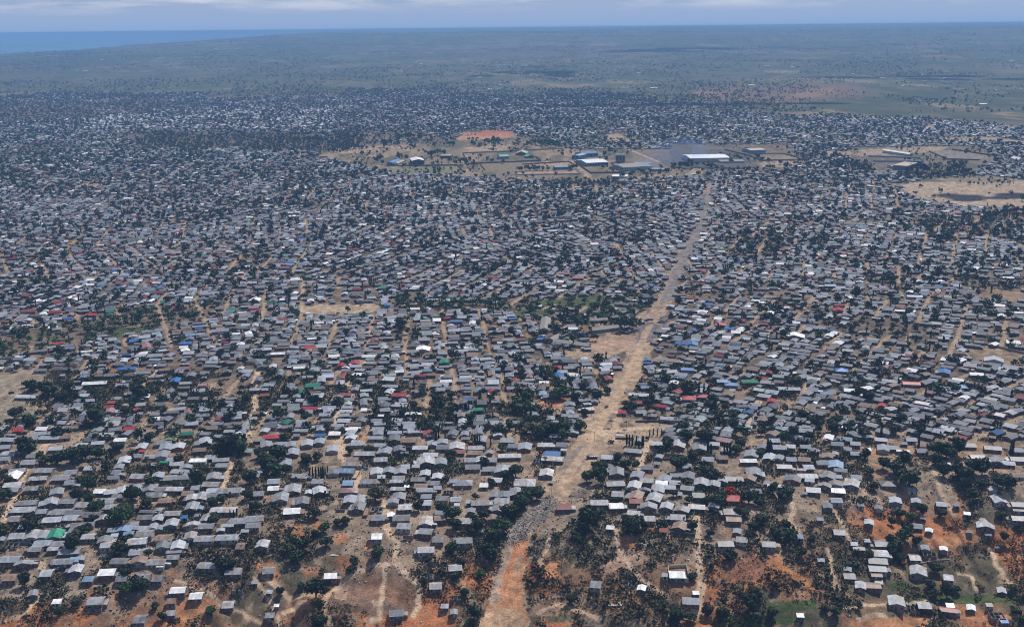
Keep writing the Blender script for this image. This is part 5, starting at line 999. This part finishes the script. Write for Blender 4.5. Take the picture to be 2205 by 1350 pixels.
big('store_building', (1318, 384), (1350, 384), 30, 4, 1.2, 'x', PALE, BRIGHT, 'white-roofed store below the factory street corner', 'store', 0, 0)

# compound and yard walls
def wall_run(P, hgt, th, mat, label, cat='wall', name='boundary_wall'):
    xs, ys, zs = ground([p[0] for p in P], [p[1] for p in P]); m = MB()
    for k in range(len(P) - 1):
        n_ = max(1, int(math.hypot(xs[k + 1] - xs[k], ys[k + 1] - ys[k]) // 25))
        for e in range(n_):
            a0, a1 = e / n_, (e + 1) / n_; x0, y0 = xs[k] + (xs[k + 1] - xs[k]) * a0, ys[k] + (ys[k + 1] - ys[k]) * a0; x1, y1 = xs[k] + (xs[k + 1] - xs[k]) * a1, ys[k] + (ys[k + 1] - ys[k]) * a1
            L = math.hypot(x1 - x0, y1 - y0) + 1e-6; nx_, ny_ = -(y1 - y0) / L * th / 2, (x1 - x0) / L * th / 2; z0, z1 = float(H(x0, y0)), float(H(x1, y1))
            m.add([(x0 + nx_, y0 + ny_, z0 - 1), (x1 + nx_, y1 + ny_, z1 - 1), (x1 - nx_, y1 - ny_, z1 - 1), (x0 - nx_, y0 - ny_, z0 - 1), (x0 + nx_, y0 + ny_, z0 + hgt), (x1 + nx_, y1 + ny_, z1 + hgt), (x1 - nx_, y1 - ny_, z1 + hgt), (x0 - nx_, y0 - ny_, z0 + hgt)],
                  [(4, 7, 6, 5), (0, 4, 5, 1), (1, 5, 6, 2), (2, 6, 7, 3), (3, 7, 4, 0)])
    return tag(link(name, m.mesh(name, mat)), label, cat, None, 'thing')
DW = obj_mat('dark_wall', (.13, .115, .105), ov=.1); LW = obj_mat('light_wall', (.36, .33, .30), ov=.1)
for P, lb, mt, hg in [([(857, 359), (985, 357), (1000, 373)], 'dark wall below the white-roofed open warehouse', DW, 3), ([(996, 331), (1010, 354), (1100, 350), (1165, 347), (1152, 338)], 'dark wall round the mint green buildings compound', DW, 3), ([(996, 331), (1080, 328), (1210, 321)], 'wall behind the mint green buildings', LW, 3),
    ([(1035, 356), (1045, 368)], 'short wall stub beside the compound lane', DW, 3), ([(1125, 355), (1225, 349), (1240, 358)], 'wall above the row of round trees', DW, 2.5), ([(1110, 378), (1250, 376)], 'white wall in front of the pink forecourt', LW, 2.5), ([(1237, 349), (1272, 374), (1345, 373)], 'wall along the factory street', DW, 3.5),
    ([(1560, 323), (1612, 336), (1640, 347)], 'dark field wall running down left of the cream warehouse', DW, 3), ([(1612, 333), (1690, 332)], 'grey wall in front of the cream warehouse', LW, 3), ([(1485, 363), (1600, 364)], 'low wall below the long white warehouse', LW, 2.5), ([(1690, 333), (1740, 346), (1640, 347)], 'dark wall closing the field right of the cream warehouse', DW, 3),
    ([(1870, 338), (1980, 342), (1990, 350), (1880, 349)], 'turquoise-tinted low wall round the narrow white shed', BLUEW, 3), ([(2000, 327), (2040, 344), (2110, 346)], 'dark wall along the burnt field', DW, 3), ([(2050, 323), (2150, 338)], 'dark wall at the top right field', DW, 3)]:
    wall_run(P, hg, .5, mt, lb)
for P, lb, mt, hg in [([(1325, 945), (1365, 946)], 'low dark wall beside the pale foundation on the road', DW, 1.4), ([(1368, 909), (1440, 908)], 'dark yard wall above the bare plot beside the dirt road', DW, 1.6), ([(1418, 881), (1452, 880)], 'dark wall below the red-roofed pair', DW, 1.6), ([(1438, 1258), (1440, 1222), (1478, 1221), (1480, 1234)], 'cream yard wall round the white house', SLABM, 1.8), ([(1445, 1150), (1497, 1155)], 'long dark retaining wall below the stepped-roof house', DW, 2.2),
    ([(1484, 1107), (1517, 1108)], 'dark yard wall in front of the empty plot', DW, 1.4), ([(1962, 1218), (2012, 1208), (2045, 1206)], 'curved pale earth wall above the scrub', SLABM, .8), ([(1300, 1130), (1330, 1135)], 'rough stone bank beside the dirt road', DW, 1), ([(2110, 740), (2205, 762)], 'stone wall behind the brown lot', LW, 2), ([(1650, 772), (1700, 772)], 'low wall of the sandy yard', DW, 2)]:
    wall_run(P, hg, .3, mt, lb)

# ------------------------------------------------------------------ poles, signboard, vehicles, people
TIMB = obj_mat('pole_timber', (.10, .08, .065))
PO = [(1281, 884, 'slim pole at the right edge of the dirt road bend'), (1274, 895, 'slim pole leaning by the road shoulder'), (1217, 1004, 'tall pole beside the blue-roofed shop'), (1197, 1012, 'short pole in front of the blue-roofed shop'), (1350, 757, 'utility pole at the corner of the pink yard'), (1229, 955, 'pole by the tin stalls on the left road edge'), (764, 1210, 'thin bare pole standing on the brown slope'), (704, 1345, 'thin pole beside the tan plot at the bottom edge'), (653, 1290, 'thin pole near the lone big tree'), (1280, 950, 'pole beside the rubble heap across the road'), (1249, 1350, 'thin pole in the grey field at the bottom edge')]
for x_, y_, lb in PO:
    x, y, z = ground(x_, y_); o = bpy.data.objects.new('utility_pole', None); C.objects.link(o); o.location = (float(x), float(y), float(z)); m = MB(); m.tube([(0, 0, -.5), (0, 0, 4), (0, 0, 8)], [.13, .11, .08]); link('pole', m.mesh('pole', TIMB), o)
    m = MB(); m.box(-.8, -.06, 7.4, .8, .06, 7.55); link('crossarm', m.mesh('crossarm', TIMB), o); tag(o, lb, 'utility pole', 'utility poles along the dirt road')
x, y, z = ground(1186, 1064); sb = bpy.data.objects.new('signboard', None); C.objects.link(sb); sb.location = (float(x), float(y), float(z)); sb.rotation_euler = (0, 0, R(-12))
for e in (-.55, .55): m = MB(); m.tube([(e, 0, -.4), (e, 0, 3.5), (e, 0, 7.3)], [.1, .09, .08]); link('post', m.mesh('post', TIMB), sb)
m = MB(); m.box(-1.3, -.1, 6.2, 1.3, -.0, 8.2); link('board', m.mesh('board', obj_mat('board_back', (.04, .045, .07))), sb); m = MB(); m.add([(-1.5, -.5, 8.25), (1.5, -.5, 8.25), (1.5, .5, 8.7), (-1.5, .5, 8.7)], [(0, 1, 2, 3)]); m.add([(-1.5, -.5, 8.17), (1.5, -.5, 8.17), (1.5, .5, 8.62), (-1.5, .5, 8.62)], [(3, 2, 1, 0)]); link('cap', m.mesh('cap', TIN['l']), sb)
tag(sb, 'dark signboard on two tall posts at the left edge of the dirt road', 'signboard')
TYRE = obj_mat('tyre_rubber', (.02, .02, .02)); GLASS = obj_mat('car_glass', (.03, .04, .05), rough=.1, spec=.6)
def car(x_, y_, ang, colr, label, ln=4.3, hh=1.5):
    x, y, z = ground(x_, y_); o = bpy.data.objects.new('parked_car' if ln < 5 else 'lorry', None); C.objects.link(o); o.location = (float(x), float(y), float(z)); o.rotation_euler = (0, 0, ang)
    bm_ = obj_mat('car_paint_' + str(x_), colr, rough=.35, ov=0, nv=(.95, 1.05), spec=.5); L, w = ln / 2, .85 if ln < 5 else 1.15
    m = MB(); prof = [(-L, .35), (-L, .85), (-L * .55, .95), (-L * .35, hh), (L * .45, hh), (L * .75, .95), (L, .85), (L, .35)] if ln < 5 else [(-L, .6), (-L, 1.5), (-L * .92, 2.2), (-L * .62, 2.3), (-L * .6, 1.3), (L, 1.3), (L, .7), (0, .6)]
    n_ = len(prof); m.add([(a, -w, b) for a, b in prof] + [(a, w, b) for a, b in prof], [(k, (k + 1) % n_, n_ + (k + 1) % n_, n_ + k) for k in range(n_)] + ([(0, 1, 2, 7), (2, 5, 6, 7), (2, 3, 4, 5), (8, 15, 10, 9), (10, 15, 14, 13), (10, 13, 12, 11)] if ln < 5 else [(0, 1, 4, 7), (1, 2, 3, 4), (4, 5, 6, 7), (8, 15, 12, 9), (9, 12, 11, 10), (12, 15, 14, 13)]))
    link('body', m.mesh('body', bm_), o)
    m = MB()
    if ln < 5: m.box(-L * .38, -w - .02, 1.0, L * .5, w + .02, hh - .12)
    else: m.box(-L - .02, -w * .85, 1.55, -L * .7, w * .85, 2.05)
    link('window', m.mesh('window', GLASS), o)
    for e in (-.62, .62):
        for s in (-1, 1): m = MB(); m.tube([(e * L, s * w * .8, .34), (e * L, s * w * 1.06, .34)], [.34, .34], 6); link('wheel', m.mesh('wheel', TYRE), o)
    if ln > 5:
        for k in range(7): m = MB(); xx = -L * .45 + k * L * .2; m.box(xx, -.5 + .3 * (k % 2), 1.32, xx + .6, .35 + .2 * (k % 3), 1.75 + .25 * (k % 2)); link('load', m.mesh('load', TIN['W']), o)
    tag(o, label, 'car' if ln < 5 else 'lorry')
car(1275, 987, R(4), (.02, .025, .04), 'dark lorry loaded with white goods standing beside the dirt road', 8.0)
car(1306, 877, R(60), (.05, .05, .06), 'dark car driving on the dirt road bend'); car(1347, 846, R(100), (.35, .33, .31), 'pale car stopped on the dirt road above the bend'); car(1225, 941, R(20), (.03, .03, .035), 'black car parked by the tin stalls'); car(1242, 939, R(70), (.06, .055, .05), 'dark grey car at the road edge beside the stalls'); car(1422, 674, R(75), (.7, .7, .72), 'white car far up the dirt road'); car(1419, 695, R(5), (.3, .36, .42), 'pale blue-grey van at the grey junction', 4.9, 2.0)
car(235, 894, R(30), (.12, .12, .13), 'dark car parked in the narrow lane'); car(25, 847, R(10), (.02, .025, .03), 'dark pickup standing on the bare grey lot', 4.9, 1.7); car(145, 828, R(15), (.75, .75, .76), 'white car parked above the bare grey lot')
CL = [obj_mat('cloth_dark', (.03, .03, .05)), obj_mat('cloth_red', (.28, .03, .03)), obj_mat('cloth_pale', (.45, .42, .38)), obj_mat('cloth_blue', (.05, .09, .22))]; SKIN = obj_mat('brown_skin', (.09, .05, .035))
def person(x_, y_, rz, step, ci, label):
    x, y, z = ground(x_, y_); z = float(z); b = bpy.data.meshes.new('body')
    J = {'pel': ((0, 0, .92), .14), 'chest': ((0, 0, 1.25), .155), 'neck': ((0, 0, 1.45), .06), 'head': ((0, .02, 1.60), .10), 'top': ((0, .02, 1.70), .075), 'kl': ((-.1, step, .5), .075), 'fl': ((-.1, step * 1.1, .07), .05), 'tl': ((-.1, step * 1.1 + .14, .04), .04), 'kr': ((.1, -step * .6, .5), .075), 'fr': ((.1, -step * 1.4, .07), .05), 'tr': ((.1, -step * 1.4 + .14, .04), .04),
         'sl': ((-.19, 0, 1.38), .065), 'el': ((-.25, -step * .4, 1.1), .05), 'hl': ((-.25, -step * .2 + .08, .86), .035), 'sr': ((.19, 0, 1.38), .065), 'er': ((.25, step * .4, 1.1), .05), 'hr': ((.25, step * .5 + .08, .86), .035)}
    K = list(J); E = [('pel', 'chest'), ('chest', 'neck'), ('neck', 'head'), ('head', 'top'), ('pel', 'kl'), ('kl', 'fl'), ('fl', 'tl'), ('pel', 'kr'), ('kr', 'fr'), ('fr', 'tr'), ('chest', 'sl'), ('sl', 'el'), ('el', 'hl'), ('chest', 'sr'), ('sr', 'er'), ('er', 'hr')]
    b.from_pydata([J[k][0] for k in K], [(K.index(p), K.index(q)) for p, q in E], []); o = bpy.data.objects.new('person', b); C.objects.link(o); sk = o.modifiers.new('skin', 'SKIN'); o.modifiers.new('sub', 'SUBSURF').render_levels = 1
    for k, nm in enumerate(K): b.skin_vertices[0].data[k].radius = (J[nm][1], J[nm][1] * .85)
    b.skin_vertices[0].data[0].use_root = True
    b.materials.append(SKIN); o.location = (float(x), float(y), z); o.rotation_euler = (0, 0, rz)
    m = MB(); m.tube([(0, 0, .62), (0, 0, .95), (0, 0, 1.2), (0, 0, 1.42)], [.24, .19, .21, .15], 6); link('clothing', m.mesh('clothing', CL[ci], smooth=True), o)
    tag(o, label, 'person')
for q in [(1199, 1038, .3, .16, 0, 'person in dark clothes walking left of a companion on the dirt road'), (1203, 1037, .5, .18, 3, 'person in blue walking right of a companion on the dirt road'), (1228, 963, 2.0, .1, 0, 'person in dark clothes at the road edge by the stalls'), (1265, 948, 1.2, .15, 1, 'person in red crossing the dirt road'), (1278, 904, 2.4, .12, 0, 'person standing alone on the dirt road shoulder'),
          (1299, 731, .4, .12, 0, 'person in dark clothes at the left of the school yard group'), (1303, 734, 1.4, .15, 2, 'person in pale clothes in the middle of the school yard group'), (1309, 733, 3.0, .12, 3, 'person in blue at the right of the school yard group'), (1314, 727, 2.2, .15, 1, 'person in red behind the school yard group'), (1352, 726, 1.0, .1, 0, 'person in dark clothes alone near the tree in the school yard'), (1374, 735, .6, .14, 0, 'person on the road beside the school yard'), (616, 1127, .6, .1, 3, 'person in blue standing on the bare slope below the white-roofed house')]: person(*q)
PX = [(1285, 862), (1300, 850), (1340, 800), (1346, 790), (1353, 775), (1386, 720), (1233, 951), (1241, 946), (1213, 1000), (1206, 1010), (1320, 851), (1331, 838), (1376, 748), (1395, 700)]
pl_ = []
for k, (x_, y_) in enumerate(PX):
    person(x_, y_, k * 1.7, .1 + .02 * (k % 4), k % 4, 'x'); p = Pl(); p.o = C.objects[-1].parent or C.objects[-1]; p.cx, p.cy = p.o.location[0], p.o.location[1]; p.desc = 'person in ' + ('dark', 'red', 'pale', 'blue')[k % 4] + ' clothes'; p.o['group'] = 'people along the dirt road'; pl_.append(p)
label_all(pl_)
# market stalls at the left road edge
for k, (x_, y_, w, lb) in enumerate([(1216, 962, 4.5, 'rusty market stall, lowest of the row at the left road edge'), (1222, 950, 4.2, 'grey market stall in the middle of the row at the left road edge'), (1214, 975, 4.0, 'pale market stall next to the blue-roofed shop'), (1228, 938, 4.0, 'small grey stall at the top of the row at the left road edge'), (1186, 1024, 2.4, 'tiny kiosk by the dirt road below the blue-roofed shop'), (1388, 690, 7, 'brown thatch market stall, nearest the road junction'), (1400, 688, 7, 'brown thatch market stall right of the junction stalls'), (1380, 696, 6, 'brown thatch market stall left of the junction stalls')]):
    x, y, z = ground(x_, y_); o = bpy.data.objects.new('market_stall', None); C.objects.link(o); o.location = (float(x), float(y), float(z)); o.rotation_euler = (0, 0, R(-14 + 5 * (k % 3))); d = w * .7
    m = MB(); roof_solid(m, -d / 2 - .3, d / 2 + .3, 0, 2.5, 2.25, 2.75, w / 2 + .3, 'x'); link('roof', m.mesh('roof', TIN[('o', '', 'l', 'd', 'l', 'o', 'o', 'o')[k]]), o)
    for sx in (-1, 1):
        for sy in (-1, 1): m = MB(); m.tube([(sx * w * .46, sy * d * .45, -.3), (sx * w * .46, sy * d * .45, 1.2), (sx * w * .46, sy * d * .45, 2.25)], [.06, .06, .06]); link('post', m.mesh('post', TIMB), o)
    m = MB(); m.box(-w * .42, -d * .4, .0, w * .42, -d * .1, .85); link('counter', m.mesh('counter', WALLM[0]), o); tag(o, lb, 'market stall', 'market stalls along the dirt road')

# ------------------------------------------------------------------ clouds whose shade falls on the plain (they hang above the frame)
SAZ, SEL = R(28), R(50)
SD = np.array([math.sin(SAZ) * math.cos(SEL), math.cos(SAZ) * math.cos(SEL), math.sin(SEL)])
def ico_lumps(cs, name):
    t = (1 + 5 ** .5) / 2; V0 = np.array([(-1, t, 0), (1, t, 0), (-1, -t, 0), (1, -t, 0), (0, -1, t), (0, 1, t), (0, -1, -t), (0, 1, -t), (t, 0, -1), (t, 0, 1), (-t, 0, -1), (-t, 0, 1)]) / math.hypot(1, t)
    F0 = [(0, 11, 5), (0, 5, 1), (0, 1, 7), (0, 7, 10), (0, 10, 11), (1, 5, 9), (5, 11, 4), (11, 10, 2), (10, 7, 6), (7, 1, 8), (3, 9, 4), (3, 4, 2), (3, 2, 6), (3, 6, 8), (3, 8, 9), (4, 9, 5), (2, 4, 11), (6, 2, 10), (8, 6, 7), (9, 8, 1)]
    V = []; F = []
    for c, s in cs:
        b = len(V); v = V0 * (1 + .2 * np.array([hash((round(q[0], 3), round(c[0]))) % 100 / 100 for q in V0])[:, None]) * np.array(s) + np.array(c); V += v.tolist(); F += [tuple(i + b for i in f) for f in F0]
    return me_from(name, V, [np.array(F)], mats=[obj_mat('cloud_white', (.85, .85, .85), ov=0, nv=(1, 1))], smooth=True)
cs = []
for (x_, y_, sx, sy, n_) in [(2165, 421, 110, 34, 9), (1130, 160, 330, 330, 10), (1500, 226, 520, 110, 8), (1980, 168, 600, 260, 8), (1560, 108, 900, 500, 8)]:
    x, y, z = ground(x_, y_)
    for k in range(n_):
        px_, py_ = float(x) + random.uniform(-1, 1) * sx, float(y) + random.uniform(-1, 1) * sy; t = 1250 / SD[2]
        cs.append(((px_ + SD[0] * t, py_ + SD[1] * t, 1250 + random.uniform(0, 30)), (sx * random.uniform(.2, .42), sy * random.uniform(.25, .5), min(sx, sy) * .25 + 8)))
tag(link('clouds', ico_lumps(cs, 'clouds')), 'small white clouds drifting above the plain', 'clouds', kind='stuff')

# smoke drifting over the works
hs_, nt, b = newmat('smoke_air'); nt.nodes.remove(b); pv = N(nt, 'ShaderNodeVolumePrincipled'); pv.inputs['Color'].default_value = (.30, .45, .80, 1); pv.inputs['Density'].default_value = .0028
for a_ in ('Density Attribute', 'Color Attribute', 'Temperature Attribute'): pv.inputs[a_].default_value = ''
nt.links.new(pv.outputs[0], nt.nodes['Material Output'].inputs['Volume']); hs_.cycles.homogeneous_volume = True
cs = []
for x_, y_, sx, sz in [(1398, 362, 26, 14), (1415, 358, 40, 20), (1440, 352, 55, 26), (1472, 346, 70, 32)]:
    x, y, z = ground(x_, y_); cs.append(((float(x), float(y), float(z) + sz * .8), (sx, 60, sz)))
sm = ico_lumps(cs, 'smoke'); sm.materials.clear(); sm.materials.append(hs_); tag(link('smoke', sm), 'thin blue smoke drifting over the works beside the long white warehouse', 'smoke', kind='stuff')

# ------------------------------------------------------------------ haze, sky, sun, camera
hm_, nt, b = newmat('haze_air'); nt.nodes.remove(b); pv = N(nt, 'ShaderNodeVolumePrincipled')
pv.inputs['Color'].default_value = HAZE_COL; pv.inputs['Density'].default_value = HAZE_D; pv.inputs['Anisotropy'].default_value = .0
for a_ in ('Density Attribute', 'Color Attribute', 'Temperature Attribute'): pv.inputs[a_].default_value = ''
nt.links.new(pv.outputs[0], nt.nodes['Material Output'].inputs['Volume']); hm_.cycles.homogeneous_volume = True
m = MB(); m.box(-240000, -2000, -60, 240000, 165000, 304); tag(link('haze', m.mesh('haze', hm_)), 'thin blue heat haze lying over the whole plain', 'haze', kind='stuff')
w_ = bpy.data.worlds.new('World'); sc.world = w_; w_.use_nodes = True; nt = w_.node_tree; bg = nt.nodes['Background']
sky = N(nt, 'ShaderNodeTexSky', sky_type='NISHITA'); sky.sun_disc = False; sky.sun_elevation = SEL; sky.sun_rotation = SAZ; sky.altitude = 300; sky.air_density = 1.0; sky.dust_density = SKY_DUST; sky.ozone_density = SKY_OZ
tc = N(nt, 'ShaderNodeTexCoord'); mp = stretched(nt, tc.outputs['Generated'], (5, 5, 46))
cn = noise(nt, mp, 1.6, 6, .62); sep = N(nt, 'ShaderNodeSeparateXYZ'); nt.links.new(tc.outputs['Generated'], sep.inputs[0])
band = ramp(nt, sep.outputs['Z'], [(.013, 0.0), (.024, 1.0)]); cm_ = mixc(nt, 'MULTIPLY', 1.0, ramp(nt, cn, [(.46, 0.0), (.66, .8)]), band)
skc = mixc(nt, 'MULTIPLY', 1.0, sky.outputs[0], SKY_TINT); hb = ramp(nt, sep.outputs['Z'], [(.0, 1.0), (.09, 0.0)]); skc = mixc(nt, 'MIX', hb, skc, mixc(nt, 'MIX', ramp(nt, sep.outputs['Z'], [(.0, 0.0), (.022, 1.0)]), SKY_HZ, SKY_LOW)); skc = mixc(nt, 'MIX', cm_, skc, CLOUD_COL)
nt.links.new(skc, bg.inputs['Color']); bg.inputs['Strength'].default_value = SKY_S
L = bpy.data.lights.new('sun', 'SUN'); L.energy = SUN_E; L.angle = R(.5); L.color = (1, .95, .88); so = bpy.data.objects.new('sun', L); C.objects.link(so)
from mathutils import Vector, Matrix
so.rotation_euler = Vector(SD).to_track_quat('Z', 'Y').to_euler()
cam = bpy.data.cameras.new('camera'); co = bpy.data.objects.new('camera', cam); C.objects.link(co); cam.sensor_width = 36; cam.lens = 36 * FOC / PW; cam.clip_start = 1; cam.clip_end = 400000
co.matrix_world = Matrix([[RGT[0], UPV[0], -FWD[0], 0], [RGT[1], UPV[1], -FWD[1], 0], [RGT[2], UPV[2], -FWD[2], CAMZ], [0, 0, 0, 1]]); sc.camera = co
sc.view_settings.view_transform = 'Standard'; sc.view_settings.look = 'None'; sc.view_settings.exposure = EXPO; sc.view_settings.gamma = 1
sc.cycles.filter_width = 1.0; sc.cycles.volume_bounces = 1; sc.cycles.max_bounces = 6; sc.cycles.diffuse_bounces = 2; sc.cycles.volume_max_steps = 256
